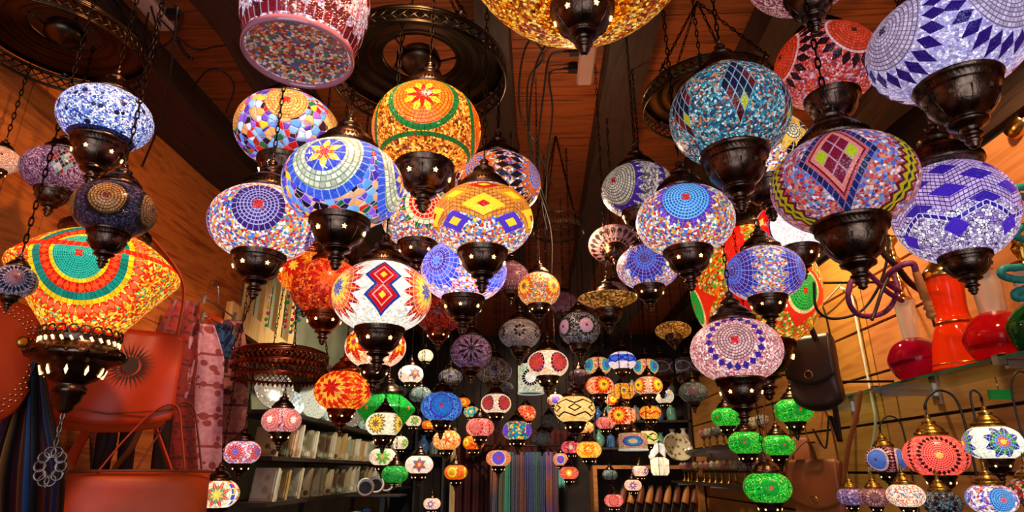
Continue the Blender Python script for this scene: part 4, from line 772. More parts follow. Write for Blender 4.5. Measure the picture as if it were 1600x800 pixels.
# ------------------------------------------------------------------ more lanterns of other shapes
def box_lantern(px, py, w, D, label, mat, rz=.5):
    zc = F * D / w; c = at(px, py, zc); h = D * .55; t = thing('box_lantern', label, 'lantern', c, rz, 'small box lanterns')
    b = MB(); b.add([(sx * D * .36 * k, sy * D * .36 * k, z) for z, k in ((-h, .8), (-h * .7, 1), (h * .5, 1.05), (h * .8, .6)) for sx, sy in ((-1, -1), (1, -1), (1, 1), (-1, 1))],
                    [(4 * j + i, 4 * j + (i + 1) % 4, 4 * j + 4 + (i + 1) % 4, 4 * j + 4 + i) for j in range(3) for i in range(4)] + [(3, 2, 1, 0), (12, 13, 14, 15)], 0, False)
    obj('glass_body', b, mat, t)
    b = MB()
    for sx, sy in ((-1, -1), (1, -1), (1, 1), (-1, 1)): b.tube([(sx * D * .37 * k, sy * D * .37 * k, z) for z, k in ((-h, .8), (-h * .7, 1), (h * .5, 1.05), (h * .8, .6))], .0025, 5)
    b.lathe([(D * .3, h * .8), (D * .2, h), (D * .08, h * 1.2), (.001, h * 1.35)], 16); obj('frame', b, M('brass'), t)
    cm = chain_mb(CEIL - c.z - h * 1.3, .0012, .021, 8, 4); obj('chain', MB().add(cm.v, cm.f, 0, True, T(0, 0, h * 1.3)), M('dark_chain'), t)
box_lantern(1031, 727, 27, .13, 'small cream box lantern in front of the wooden shelf’s top edge', m_cream)
box_lantern(1026, 704, 26, .15, 'white and teal box lantern just behind the cream one', m_tealtube, .9)

# ------------------------------------------------------------------ power strips and cables on the ceiling
simple('trunking', 'b88a78', 'd0a48e', 3, .5)
def strip(X, y0, y1, label, w=.045, plugs=()):
    t = thing('power_strip', label, 'power strip', (X, (y0 + y1) / 2, CEIL)); L = (y1 - y0) / 2
    obj('housing', MB().prism([(-w / 2, 0), (w / 2, 0), (w / 2, -.028), (w / 2 - .006, -.034), (-w / 2 + .006, -.034), (-w / 2, -.028)], 2 * L, T(0, L, 0) @ RX(PI / 2)), M('trunking'), t)
    for s, yy in plugs:
        b = MB().box((min(0, s * .03), -.012, -.012), (max(0, s * .03), .012, .012)); b.tube([(s * .03, 0, 0), (s * .045, 0, 0)], .005, 8)
        obj('plug', b, M('cable_black'), t, (s * w / 2, yy - (y0 + y1) / 2, -.016))
    return t
strip(.175, 1.25, 1.80, 'pale power strip with black plugs on the ceiling beside a beam, middle', .055, [(-1, 1.48), (-1, 1.56), (-1, 1.64), (-1, 1.73)])
strip(-1.12, .7, 1.47, 'pale power strip running to the top edge beside the left ring chandelier', .06, [(1, 1.2), (1, 1.32), (1, 1.42)])
def cable(name, pts, r, mat, label, cat='cable', grp='black lamp cables'):
    c = Vector(pts[0]); b = MB().tube([p - c for p in spline(pts, 8)], r, 6); o = obj(name, b, M(mat), None, c); tag(o, label, cat, grp); return o
for k, (yy, off, zl) in enumerate([(1.48, .11, .22), (1.56, .06, .4), (1.64, .04, .5), (1.73, .02, .62)]):
    x0 = .175 - .0275 - .045
    cable('lamp_cable', [(x0, yy, CEIL - .016), (x0 - .05, yy + .01, CEIL - .02 - k * .004), (x0 - .13 + k * .03, yy + .08, CEIL - .07 - k * .02), (x0 - .15 + k * .03, yy + .2, CEIL - .16 - zl * .2), (x0 - .10 + k * .01, yy + .32, CEIL - .14 - zl * .55), (.06 - .01 * k, 1.98 + k * .012, CEIL - .2 - zl * .6)],
          .0032, 'cable_black', ['black cable leaving the middle power strip at its nearest plug', 'black cable leaving the second plug of the middle power strip', 'black cable leaving the third plug of the middle power strip', 'black cable leaving the farthest plug of the middle power strip'][k])
cable('lamp_cable', [(.05, 1.40, CEIL - .05), (0., 1.45, CEIL - .1), (.03, 1.52, CEIL - .13), (-.02, 1.62, CEIL - .16), (-.01, 1.8, CEIL - .34), (.05, 1.93, CEIL - .52), (.05, 1.99, CEIL - .7)], .0032, 'cable_black', 'black cable looping down left of the middle power strip’s plugs')
for k, P in enumerate([[(250, 30), (300, 75), (345, 72), (395, 70), (430, 72)], [(213, 20), (212, 55), (232, 78), (262, 68), (285, 30), (270, 5)], [(232, 20), (226, 60), (238, 90), (248, 60), (236, 10)], [(278, 10), (265, 120), (250, 190), (222, 260)], [(300, 140), (322, 112), (345, 110), (366, 135), (352, 178)], [(275, 60), (290, 85), (300, 92)]]):
    pts = [atZ(x, y, CEIL - .06 - .012 * i) for i, (x, y) in enumerate(P)]
    if k in (3,): pts = [at(x, y, 1.55 + .1 * i) for i, (x, y) in enumerate(P)]
    cable('lamp_cable', pts, .003 if k != 5 else .006, 'cable_black', ['black cable running flat across the ceiling boards towards the pink barrel lantern', 'black cable coiled in a wide loop under the left power strip', 'black cable in a narrow loop under the left power strip', 'black cable dropping behind the dark gold-disc lantern', 'black cable in an arch over a small hook on the ceiling boards', 'thick stub of black cable by the left power strip'][k])

# ------------------------------------------------------------------ leather wall on the left
def leather(name, c1, c2, **k):
    if name in MATS: return MATS[name]
    g = G(name); n = g.noise(5, 4); g.set(col=g.ramp(n, [c1, c2], [.3, .7], False), rough=.45, spec=.4); g.bump(g.noise(90, 3), .12, .002); MATS[name] = g.mat; return g.mat
leather('orange_leather', 'b0380c', 'd8541a'); leather('red_leather', 'a82c0c', 'cc4214'); leather('brown_leather', '5a2a12', '904a24'); leather('dark_leather', '140a08', '30180f')
simple('stud', 'c07848', 'e8a878', 5, .25, 1, 0)
def soft_panel(W_, H_, D_, n=24, taper=.0, sag=.02):            # a stuffed bag body: rounded box with soft dents
    def fn(u, v):
        a = 2 * PI * u; s = abs(math.cos(a)) ** .45 * (1 if math.cos(a) >= 0 else -1); q = abs(math.sin(a)) ** .55 * (1 if math.sin(a) >= 0 else -1)
        e = min(1, (1 - abs(2 * v - 1) ** 7) ** .5 + .03); w = W_ / 2 * (1 - taper * v)
        dent = .006 * math.sin(5 * u * PI + 7 * v) + .004 * math.sin(17 * u + 11 * v)
        return (w * s * (.96 + .04 * e), (D_ / 2 * q) * e + dent * e, H_ * (v - .5) - sag * (1 - (s ** 2)) * (1 - v) + 0)
    return MB().grid(fn, 64, n, 0, True)
def facing(px, py, zc, name, label, cat, yaw=0, grp=None):
    c = at(px, py, zc); rz = math.atan2(c.x, -c.y) if 0 else math.atan2(-(cam.location.x - c.x), (cam.location.y - c.y)) + PI
    return thing(name, label, cat, c, rz + R(yaw), grp), c         # local -Y looks at the camera, X to its right
def strap(b_pts, w, t, name, mat, parent):
    pts = spline(b_pts, 8); b = MB(); b.tube(pts, w / 2, 8, flat=t / w); return obj(name, b, mat, parent)
def wall_hook(t, h, side=-1):                                   # rod from the wall that carries a bag's strap
    q = Matrix.Rotation(-t.rotation_euler.z, 3, 'Z') @ Vector(((XL if side < 0 else XR) - t.location.x, 0, 0))
    obj('hook', MB().tube([(0, 0, h - .004), tuple(q + Vector((0, 0, h - .004)))], .005, 8), M('dark_chain'), t)
# upper orange shoulder bag with sun cut-out
t, c = facing(172, 590, 1.72, 'leather_bag', 'orange leather flap bag with a cut-out sun, behind the kite-shaped lantern', 'bag', 8)
obj('body', soft_panel(.32, .26, .09), M('orange_leather'), t)
fl = MB().grid(lambda u, v: ((u - .5) * .325 * (1 + .01 * math.sin(9 * v)), -.052 - .012 * math.sin(PI * v) + .006 * math.sin(14 * u + 3 * v), .135 - .245 * v - .025 * math.sin(PI * u) * v), 30, 16)
f_ = obj('flap', fl, M('red_leather'), t); sm_ = f_.modifiers.new('t', 'SOLIDIFY'); sm_.thickness = .004
sun = MB()
for i in range(28):
    a = 2 * PI * i / 28; sun.prism([(.028, -.0025), (.066, 0), (.028, .0025)], .0015, T(.03, -.075, .03) @ RX(PI / 2) @ RZ(a))
sun.prism([(.022 * math.cos(2 * PI * i / 20), .022 * math.sin(2 * PI * i / 20)) for i in range(20)], .0015, T(.03, -.075, .03) @ RX(PI / 2))
obj('sun_cutout', sun, M('dark_leather'), t)
obj('stitching', MB().tube([(-.155, -.068, -.085), (0, -.074, -.105), (.155, -.066, -.085)], .0025, 6), M('brown_leather'), t)
for s in (-1, 1):
    strap([(s * .15, 0, .12), (s * .14, .0, .3), (s * .05, .02, .42), (0, .03, .45)], .03, .006, 'strap', M('orange_leather'), t)
wall_hook(t, .45)
# lower tote
t, c = facing(212, 800, 1.66, 'leather_tote', 'orange leather tote with tall handles below the sun cut-out bag', 'bag', 4)
obj('body', soft_panel(.36, .22, .10, taper=.05), M('orange_leather'), t)
for y_ in (-.045, .04):
    strap([(-.11, y_, .10), (-.06, y_ - .004, .19), (-.0, y_, .27), (.05, y_, .28), (.075, y_, .2), (.10, y_, .10)] if y_ < 0 else [(-.02, y_, .10), (.02, y_, .2), (.055, y_, .29), (.1, y_, .29), (.13, y_, .2), (.155, y_, .10)], .022, .005, 'handle', M('orange_leather' if y_ < 0 else 'brown_leather'), t)
obj('rim', MB().tube([(-.172, -.05, .104), (0, -.06, .108), (.172, -.05, .104)], .004, 6), M('brown_leather'), t)
# a broad leather strap and hanging dark straps behind
for k, (P, w_, m_, lab) in enumerate([([(150, 655), (120, 700), (95, 760), (85, 810)], .035, 'red_leather', 'wide orange strap slanting down left of the tote'),
        ([(178, 655), (172, 700), (155, 740), (140, 800)], .03, 'dark_leather', 'black strap hanging between the two orange bags'),
        ([(225, 655), (205, 700), (178, 735), (165, 790)], .02, 'brown_leather', 'brown slanting strap crossing the tote’s handles'),
        ([(240, 660), (262, 720), (278, 770), (285, 820)], .035, 'red_leather', 'orange strap slanting right behind the tote'),
        ([(135, 660), (140, 730), (120, 800)], .025, 'dark_leather', 'black strap left behind the tote’s handles')]):
    pts = [at(x, y, 1.84 + .02 * k) for x, y in P]; c = pts[0].copy(); b = MB().tube([p - c for p in spline(pts, 8)], w_ / 2, 8, flat=.25)
    tag(obj('leather_strap', b, M(m_), None, c), lab, 'strap', 'leather straps by the bags')
for k, (x, h_) in enumerate([(128, 'a'), (160, 'b'), (196, 'c'), (250, 'd')]):
    pts = [at(x + 8, 648, 1.93), at(x + 2, 700, 1.93), at(x - 4, 760, 1.93), at(x - 6, 830, 1.93)]; c = pts[0].copy()
    tag(obj('leather_strap', MB().tube([p - c for p in spline(pts, 8)], .024, 8, flat=.25), M('dark_leather'), None, c), ['black strap farthest left behind the tote', 'black strap behind the left handle of the tote', 'black strap seen through the tote’s handles', 'black strap right of the tote’s handles'][k], 'strap', 'leather straps by the bags')
# bunch of long belts at the left edge
cols = ['1a1210', '1c2a4a', '30182a', '5a2a14', '101014', '24406a', '6a3418', '3a1c30', '141010', '8a5a2c', '2a1a16', '40203a']
for k in range(12):
    nm = 'belt_' + cols[k]; leather(nm, cols[k], cols[k][:2] + cols[k][2:])
    x0 = 78 - k * 1.5; x1 = 92 - k * 10.5; z_ = 1.42 + .012 * (k % 4)
    pts = [at(x0, 505 + k * 2, z_), at(x0 - 14 + 3 * math.sin(k), 560 + 2 * k, z_ - .02), at((x0 + x1) / 2 - 6, 650, z_), at(x1 + 4, 740, z_), at(x1, 830, z_ + .01)]
    c = pts[0].copy(); b = MB().tube([p - c for p in spline(pts, 8)], [.004 + .006 * min(1, i / 16) for i in range(33)], 8, flat=.35)
    tag(obj('leather_belt', b, M(nm), None, c), ['outermost right black belt of the bunch at the left edge', 'navy belt second from the right in the left-edge bunch', 'plum belt next to the navy one in the left-edge bunch', 'rust-brown belt in the right half of the left-edge bunch', 'near-black belt in the middle of the left-edge bunch', 'mid-blue belt in the middle of the left-edge bunch', 'light brown belt left of the mid-blue belt', 'purple-brown belt left of the light brown one', 'black belt in the left half of the left-edge bunch', 'tan belt in the left half of the left-edge bunch', 'dark brown belt beside the tan one', 'plum belt farthest left in the bunch'][k], 'belt', 'leather belts hanging in a bunch')
tag(obj('belt_ring', MB().torus(.018, .003, RX(PI / 2), 24, 8), M('brass'), None, at(76, 502, 1.43)), 'small metal ring holding the belts at the left edge', 'ring')
# studded leather bag at the left edge
t, c = facing(-22, 562, 1.36, 'studded_bag', 'rounded red leather bag edged with brass studs at the left edge', 'bag', 12)
obj('body', MB().grid(lambda u, v: (.10 * math.cos(2 * PI * u) * math.sin(PI * v) ** .6, .03 * math.sin(2 * PI * u) * math.sin(PI * v) ** .6, .14 * -math.cos(PI * v)), 48, 26, 0, True), M('red_leather'), t)
b = MB(); rr_ = random.Random(3)
for q in range(3):
    for i in range(44):
        a = 2 * PI * i / 44 + q * .05; k = .93 - .085 * q; x_, z_ = .10 * math.cos(a) * k, .14 * math.sin(a) * k
        b.ball((x_, -.03 * math.sqrt(max(0, 1 - k * k)) - .003, z_), .0042, 0, 8)
obj('studs', b, M('stud'), t); obj('button', MB().lathe([(.001, .006), (.008, .006), (.013, .003), (.014, 0)], 20, 0, T(.052, -.026, .045) @ RX(PI / 2)), M('brass'), t)
# ------------------------------------------------------------------ scarves on the clip hanger
def cloth_mat(name, c1, c2, c3, sx=30, sz=30):
    g = G(name); v = g.mapping((sx, 1, sz)); vo = g.voro(1, vec=v); f = g.m('LESS_THAN', vo.outputs['Distance'], .36); n = g.noise(60, 3)
    x, y, z = g.xyz(); row = g.m('LESS_THAN', g.m('PINGPONG', g.m('MULTIPLY', z, 9.), .5), .04)
    g.set(col=g.mix(row, g.mix(f, g.ramp(n, [c1, c2], [.3, .7], False), c3), c3), rough=.85, sheen=.3); g.bump(f, .3, .003); MATS[name] = g.mat; return g.mat
cloth_mat('pink_lace', 'd88890', 'f0b0b0', 'a84840', 26, 26); cloth_mat('cream_lace', 'c8886a', 'e0b090', '9a4a30', 40, 40)
cloth_mat('patchwork', 'a04038', 'b87860', '5a1c20', 18, 18); cloth_mat('sequin_red', '8a1c10', 'b02c14', '6a1008', 60, 60); cloth_mat('blue_cloth', '20406a', '345a8a', '16284a')
def hanging_cloth(name, label, P, w, mat, zc, fold=.012, nf=2.5, cat='scarf', fringe=False, grp=None, yaw=0, parts=None):
    pts = [at(x, y, zc) for x, y in P]; c = pts[0].copy(); sp = spline([p - c for p in pts], 6); n = len(sp)
    rt = Vector((math.cos(R(yaw)), math.sin(R(yaw)), 0)); fw = Vector((-rt.y, rt.x, 0))
    def fn(u, v):
        p = sp[min(int(v * (n - 1) + .5), n - 1)]; ww = w * (.55 + .45 * min(1, v * 3)) if name != 'curtain' else w
        return tuple(p + rt * (u - .5) * ww + fw * fold * math.sin(2 * PI * nf * u + 2 * v))
    t = thing(name, label, cat, c, 0, grp); o = obj('cloth', MB().grid(fn, 28, n), mat, t); m = o.modifiers.new('t', 'SOLIDIFY'); m.thickness = .003
    if fringe:
        b = MB()
        for i in range(12):
            e = Vector(fn(i / 11, 1)); b.tube([e, e + Vector((0, 0, -.03)), e + Vector((.003, 0, -.05))], [.004, .003, .006], 6)
        obj('tassels', b, M('cream_lace'), t)
    return t
hanging_cloth('scarf', 'wide pink lace scarf with cut-out patches, hanging from the clip hanger', [(318, 505), (322, 560), (320, 640), (318, 760)], .125, M('pink_lace'), 2.32, .008, 1.5, yaw=25)
hanging_cloth('scarf', 'narrow pink lace scarf with a tasselled end, left of the wide one', [(306, 505), (295, 560), (283, 610), (273, 640)], .085, M('pink_lace'), 2.3, .01, 2, fringe=True, yaw=25)
hanging_cloth('scarf', 'dark red sequinned scarf behind the tasselled one', [(290, 470), (270, 560), (265, 640), (272, 760)], .17, M('sequin_red'), 2.27, .015, 2.5, yaw=30)
hanging_cloth('scarf', 'red patchwork cloth right of the wide pink lace scarf', [(362, 500), (360, 560), (358, 640), (356, 720)], .14, M('patchwork'), 2.52, .008, 2, yaw=25)
hanging_cloth('scarf', 'blue cloth peeping out behind the clip hanger', [(345, 505), (347, 520), (347, 540), (345, 560)], .09, M('blue_cloth'), 2.45, .01, 2, yaw=25)
t = thing('clip_hanger', 'chrome clip hanger holding the lace scarves', 'hanger', at(320, 480, 2.3))
c0 = Vector(t.location)
for P in (((318, 462), (368, 498)), ((315, 492), (366, 518))):
    obj('bar', MB().tube([at(*P[0], 2.28) - c0, at(*P[1], 2.44) - c0], .003, 8), M('chrome'), t)
for x, y in ((318, 468), (316, 496), (366, 496), (364, 516)):
    p = at(x, y, 2.27 if x < 340 else 2.42) - c0; obj('clip', MB().box((-.004, -.008, -.014), (.004, .008, .02), 0, T(*p) @ RX(.3) @ RY(.3)), M('chrome'), t)
obj('hook', MB().tube(spline([at(342, 480, 2.36) - c0, at(341, 450, 2.36) - c0, at(336, 438, 2.38) - c0, at(330, 446, 2.38) - c0], 6), .0025, 8), M('chrome'), t)
t_ = thing('leather_hide', 'folded orange leather draped over a rail behind the clip hanger', 'leather', at(310, 500, 2.62))
obj('hide', MB().grid(lambda u, v: (.34 * (u - .5), .02 * math.sin(6 * u) + .05 * v, .10 - .2 * v - .12 * u), 20, 10), M('red_leather'), t_).modifiers.new('t', 'SOLIDIFY').thickness = .008
# pale wooden stair at the back left
t = thing('wooden_stair', 'pale wooden stair rail with upright boards, behind the clip hanger', 'stair', atX(400, 500, -1.38)); c0 = Vector(t.location)
A, B_ = atX(352, 488, -1.37) - c0, atX(462, 566, -1.37) - c0
obj('stringer', MB().add([A + Vector((0, 0, .05)), A - Vector((0, 0, .05)), B_ - Vector((0, 0, .05)), B_ + Vector((0, 0, .05))] + [p + Vector((.03, 0, 0)) for p in (A + Vector((0, 0, .05)), A - Vector((0, 0, .05)), B_ - Vector((0, 0, .05)), B_ + Vector((0, 0, .05)))],
    [(0, 1, 2, 3), (7, 6, 5, 4), (0, 4, 5, 1), (1, 5, 6, 2), (2, 6, 7, 3), (3, 7, 4, 0)], 0, False), M('pale_wood'), t)
for k in range(4):
    p = A.lerp(B_, .2 + .2 * k); obj('upright_board', MB().box((p.x, p.y - .035, p.z), (p.x + .025, p.y + .035, p.z + .34)), M('pale_wood'), t)

# ------------------------------------------------------------------ ceramics shelves along the left wall
simple('shelf_dark', '241c18', '3c302a', 5, .45); simple('ceramic_white', 'c8c4b8', 'e8e4d8', 8, .2)
SX0, SX1, SY0, SY1 = -1.415, -1.17, 2.75, 5.9
t = thing('display_shelf', 'dark shelf unit carrying plates, tiles and mugs along the left wall', 'shelf', (SX0, SY0, 0)); c0 = Vector(t.location)
for z in (2.16, 1.86, 1.66, 1.47, 1.24):
    obj('shelf_board', MB().box((0, 0, z - .018), (SX1 - SX0, SY1 - SY0, z)), M('shelf_dark'), t)
for y in (0, 1.05, 2.1, SY1 - SY0 - .02): obj('upright', MB().box((0, y, 0), (.02, y + .02, 2.2)), M('shelf_dark'), t)
def pmat(name, a, b_, c_, sc):
    g = G(name); v = g.voro(sc); g.set(col=g.mix(g.m('LESS_THAN', v.outputs['Distance'], .3), g.ramp(v.outputs['Distance'], [a, b_], [.2, .6], False), c_), rough=.2); MATS[name] = g.mat; return g.mat
pl = [pmat('plate_' + n, a, b_, c_, s) for n, a, b_, c_, s in (('grey', '4a4848', '8a8680', 'c8c0b0', 40), ('blue', '3a6a98', 'd8e4e8', '7ab0d0', 35), ('jade', '8ab8a8', 'c8d8c8', '4a8a88', 30), ('white', 'd8d8cc', 'b8c0b8', '8aa0a8', 50))]
prof_pl = [(.001, .0), (.05, .002), (.075, .008), (.105, .022), (.108, .026), (.102, .026), (.072, .013), (.045, .008), (.001, .006)]
pm = fix(MB().lathe(prof_pl, 40).mesh('plate', [pl[0]]))
PL = [(2.95, 0, 1., 'grey dotted plate nearest on the plate shelf'), (3.22, 1, .62, 'small blue and white plate beside the nearest grey one'), (3.5, 3, .95, 'white plate third along the plate shelf'), (3.85, 2, .9, 'jade bowl-shaped plate fourth along the shelf'),
      (4.2, 0, .9, 'grey plate in the second half of the plate shelf'), (4.6, 2, .9, 'jade plate in the second half of the plate shelf'), (5.0, 1, .8, 'blue plate near the far end of the plate shelf'), (5.4, 3, .9, 'white plate farthest along the plate shelf')]
for y, m_, s, lab in PL:
    o = bpy.data.objects.new('plate', pm); C.objects.link(o); o.location = (-1.30, y, 1.86 + .108 * s + .003); o.rotation_euler = (0, R(75), R(-35)); o.scale = (s, s, s)
    o.material_slots[0].link = 'OBJECT'; o.material_slots[0].material = pl[m_]; tag(o, lab, 'plate', 'ceramic plates on the left shelf')
tc = ['c8bc9c', 'a89870', 'd8d0b8', '8a8460', 'b8a078', 'e0d8c4', '5a4434', 'c09850', '9aa088', 'd0a880']
tm = [pmat('tile_' + tc[i], tc[i], tc[(i + 3) % 10], tc[(i + 5) % 10], 22) for i in range(10)]
tile = MB().box((-.06, -.006, 0), (.06, .006, .15)); tile.box((-.052, -.008, .01), (.052, -.005, .14))
tlm = fix(tile.mesh('tile', [tm[0]]))
for r_, z in enumerate((1.66, 1.47)):
    y = 2.86
    for k in range(26):
        o = bpy.data.objects.new('ceramic_tile', tlm); C.objects.link(o); o.location = (-1.25 + rnd.uniform(-.01, .01), y, z); s_ = rnd.uniform(.85, 1.08); o.scale = (1, 1.5, s_)
        o.rotation_euler = (R(-9), 0, R(-8 + rnd.uniform(-5, 5))); o.material_slots[0].link = 'OBJECT'; m_ = rnd.randrange(10); o.material_slots[0].material = tm[m_]
        tag(o, 'patterned ceramic tile leaning in the ' + ('upper' if r_ == 0 else 'lower') + ' tile row of the left shelf', 'tile', 'ceramic tiles in the ' + ('upper' if r_ == 0 else 'lower') + ' row'); y += rnd.uniform(.065, .14)
mug_c = {'black': '1a1a20', 'blue': '3a6aa8', 'white': 'd8d4c8', 'grey': '7a7e84'}
for n, h in mug_c.items(): simple('mug_' + n, h, h, 5, .2, 0, 0)
for k, (y, cn, lab) in enumerate([(2.88, 'grey', 'grey mug nearest on the mug shelf'), (3.05, 'white', 'white mug second on the mug shelf'), (3.25, 'black', 'black mug nearest of the dark pair'), (3.42, 'black', 'black mug behind the first black one'), (3.62, 'blue', 'light blue mug between dark mugs'),
                                  (3.85, 'blue', 'second light blue mug further along'), (4.1, 'white', 'white mug halfway along the mug shelf'), (4.35, 'grey', 'grey mug past halfway along the mug shelf'), (4.6, 'blue', 'farthest blue mug on the mug shelf')]):
    t = thing('mug', lab, 'mug', (-1.24, y, 1.241), R(-60), 'mugs on the left shelf')
    obj('cup', MB().lathe([(.001, 0), (.038, 0), (.042, .004), (.042, .10), (.043, .104), (.039, .104), (.038, .01), (.001, .008)], 28), M('mug_' + cn), t)
    obj('handle', MB().tube(spline([(.04, 0, .085), (.066, 0, .08), (.072, 0, .052), (.06, 0, .025), (.04, 0, .02)], 6), .006, 8), M('mug_' + cn), t)
simple('cup_red', 'a03020', 'c85038', 10, .3); simple('cup_in', '1c0c08', '2c140c', 5, .6)
for k, (x, y) in enumerate([(571, 762), (587, 758), (603, 756)]):
    c = at(x, y, 3.05 + .1 * k); t = thing('ceramic_cup', ['red and white cup on its side, nearest of three at the shelf end', 'middle cup of the three lying at the shelf end', 'farthest cup of the three lying at the shelf end'][k], 'cup', c, 0, 'cups lying at the shelf end')
    t.rotation_euler = (R(80), 0, R(15))
    obj('cup', MB().lathe([(.001, -.05), (.03, -.05), (.038, -.02), (.042, .02), (.042, .03), (.034, .03), (.03, -.03), (.001, -.04)], 28), M('ceramic_white'), t)
    obj('band', MB().torus(.04, .005, T(0, 0, .012), 28, 8), M('cup_red'), t); obj('inside', MB().lathe([(.001, -.01), (.031, -.01)], 24), M('cup_in'), t)
t = thing('cup_rack', 'little white metal ledge carrying the three lying cups', 'rack', at(590, 772, 3.1)); obj('ledge', MB().box((-.16, -.03, -.012), (.12, .16, -.004)), M('shelf_dark'), t); obj('post', MB().box((-.01, .1, -1.4), (.01, .12, -.01)), M('shelf_dark'), t)
# ------------------------------------------------------------------ back wall: curtain, scarves, wooden case with slippers
simple('maroon_cloth', '300608', '50100e', 6, .85, bump=.1); simple('pelmet_cloth', '3c0a08', '5c140e', 6, .8)
bx_ = lambda px, py, Y: atY(px, py, Y)
t = thing('curtain', 'dark maroon curtain hanging at the back, left of the scarves', 'curtain', atY(745, 690, 5.95)); c0 = Vector(t.location)
obj('cloth', MB().grid(lambda u, v: ((u - .5) * .46, .025 * math.sin(2 * PI * 6 * u), -v * 1.3), 90, 6), M('maroon_cloth'), t).modifiers.new('t', 'SOLIDIFY').thickness = .004
obj('rod', MB().tube([(-.28, -.02, .01), (.28, -.02, .01)], .012, 10), M('dark_wood'), t)
t = thing('pelmet', 'maroon draped pelmet over the row of scarves', 'pelmet', atY(812, 690, 5.85))
obj('drape', MB().grid(lambda u, v: ((u - .5) * 1.0, .02 * math.sin(2 * PI * 9 * u), .10 - v * (.16 + .09 * abs(math.cos(2 * PI * u)))), 100, 6), M('pelmet_cloth'), t).modifiers.new('t', 'SOLIDIFY').thickness = .004
sc = [(772, 'a04c10', 'orange'), (783, '5a5010', 'olive'), (793, '1a9a7a', 'emerald'), (804, '3a3450', 'mauve grey'), (812, '7a2c10', 'rust'), (820, '4a2080', 'violet'), (828, '103080', 'royal blue'), (836, '0c5450', 'teal'), (846, '083468', 'deep blue'), (857, '803c80', 'pink and lilac'), (866, '60204a', 'plum'), (875, '48c0b8', 'pale turquoise')]
for k, (x, h, nm) in enumerate(sc):
    g = G('scarf_' + nm.replace(' ', '_')); x_, y_, z_ = g.xyz(); st = g.ramp(g.m('PINGPONG', g.m('MULTIPLY', z_, 2.1 + k * .13), 1.), [h, sc[(k * 5 + 3) % 12][1] if k in (5, 9, 0) else h], [.5, .8], False)
    g.set(col=g.mix(.15, st, g.noise(80, 2)), rough=.8)
    c = atY(x, 706, 5.7 + .02 * (k % 3)); t = thing('scarf', nm + ' scarf hanging in the row at the back under the pelmet', 'scarf', c, 0, 'scarves hanging in a row at the back')
    w_ = .058 if k != 11 else .07; L_ = .9 if k != 11 else .30
    o = obj('cloth', MB().grid(lambda u, v: ((u - .5) * w_, .014 * math.sin(2 * PI * 1.5 * u + k + 3 * v), -v * L_), 16, 8), g.mat, t); o.modifiers.new('t', 'SOLIDIFY').thickness = .003
    obj('peg', MB().box((-.006, -.012, -.01), (.006, .012, .02)), M('dark_wood'), t)
t = thing('hanging_rail', 'dark rail that carries the row of scarves', 'rail', atY(823, 700, 5.72)); obj('bar', MB().tube([(-.40, .0, .02), (.40, 0, .02)], .008, 8), M('dark_wood'), t)
for s in (-.39, .39): obj('bracket', MB().tube([(s, 0, .02), (s, .35, .02)], .006, 6), M('dark_wood'), t)
A = atY(926, 727, 5.6); X0, Zt = A.x, A.z; X1 = 1.40
t = thing('wooden_case', 'honey-coloured wooden display case with slippers at the back right', 'case', (X0, 5.6, Zt))
W_ = X1 - X0
obj('top', MB().box((0, 0, -.03), (W_, .42, 0)), M('shelf_wood'), t); obj('side', MB().box((0, 0, -1.4), (.035, .42, -.03)), M('shelf_wood'), t); obj('side', MB().box((W_ - .035, 0, -1.4), (W_, .42, -.03)), M('shelf_wood'), t)
obj('back', MB().box((.035, .40, -1.4), (W_ - .035, .42, -.03)), M('back_wall'), t)
for z in (-.44, -.85): obj('shelf_board', MB().box((.035, 0, z - .03), (W_ - .035, .40, z)), M('shelf_wood'), t)
leather('slipper_tan', 'a8622c', 'd08a44'); leather('slipper_brown', '6a3218', '8a4824')
for k in range(9):
    t = thing('slipper', 'pointed brown leather slipper leaning in the wooden case', 'slipper', (X0 + .20 + k * .078, 5.70, Zt - .425), 0, 'leather slippers leaning in the wooden case'); t.rotation_euler = (R(-8), R(22), R(12))
    m_ = M('slipper_tan' if k % 2 else 'slipper_brown')
    obj('sole', MB().grid(lambda u, v: (.030 * math.cos(2 * PI * u) * (.7 + .5 * v - .9 * max(0, v - .7)) , .006 * math.sin(2 * PI * u), .27 * v), 16, 14, 0, True), M('dark_leather'), t)
    obj('upper', MB().grid(lambda u, v: (.033 * math.cos(PI * u) * (1 - .85 * v ** 3), -.006 - .032 * math.sin(PI * u) * (1 - v ** 2), .12 + .16 * v), 14, 12), m_, t).modifiers.new('t', 'SOLIDIFY').thickness = .004
t = thing('wooden_post', 'pale upright post between the lanterns left of the maroon curtain', 'post', atY(706, 800, 5.0)); obj('post', MB().box((-.02, -.02, -1.2), (.02, .02, .62)), M('pale_wood'), t)
# ------------------------------------------------------------------ right back shelf of little mosaic goblets
Y0, Y1 = 3.3, 5.45
t = thing('glass_shelf', 'long dark glass shelf with mosaic goblets at the far right wall', 'shelf', (1.41, Y0, 0))
def glassm(name, col, rough=.05, trans=1., ior=1.45, **k):
    g = G(name); g.set(col=col, rough=rough, trans=trans, ior=ior, **k); MATS[name] = g.mat; return g.mat
g = G('shelf_glass'); tr = g.N.new('ShaderNodeBsdfTransparent'); tr.inputs[0].default_value = hx('d8ecde'); gl_ = g.N.new('ShaderNodeBsdfGlossy'); gl_.inputs['Roughness'].default_value = .03
fr = g.N.new('ShaderNodeFresnel'); fr.inputs[0].default_value = 1.45; mx = g.N.new('ShaderNodeMixShader')
for a_, b_ in ((fr.outputs[0], mx.inputs[0]), (tr.outputs[0], mx.inputs[1]), (gl_.outputs[0], mx.inputs[2]), (mx.outputs[0], g.out.inputs[0])): g.nt.links.new(a_, b_)
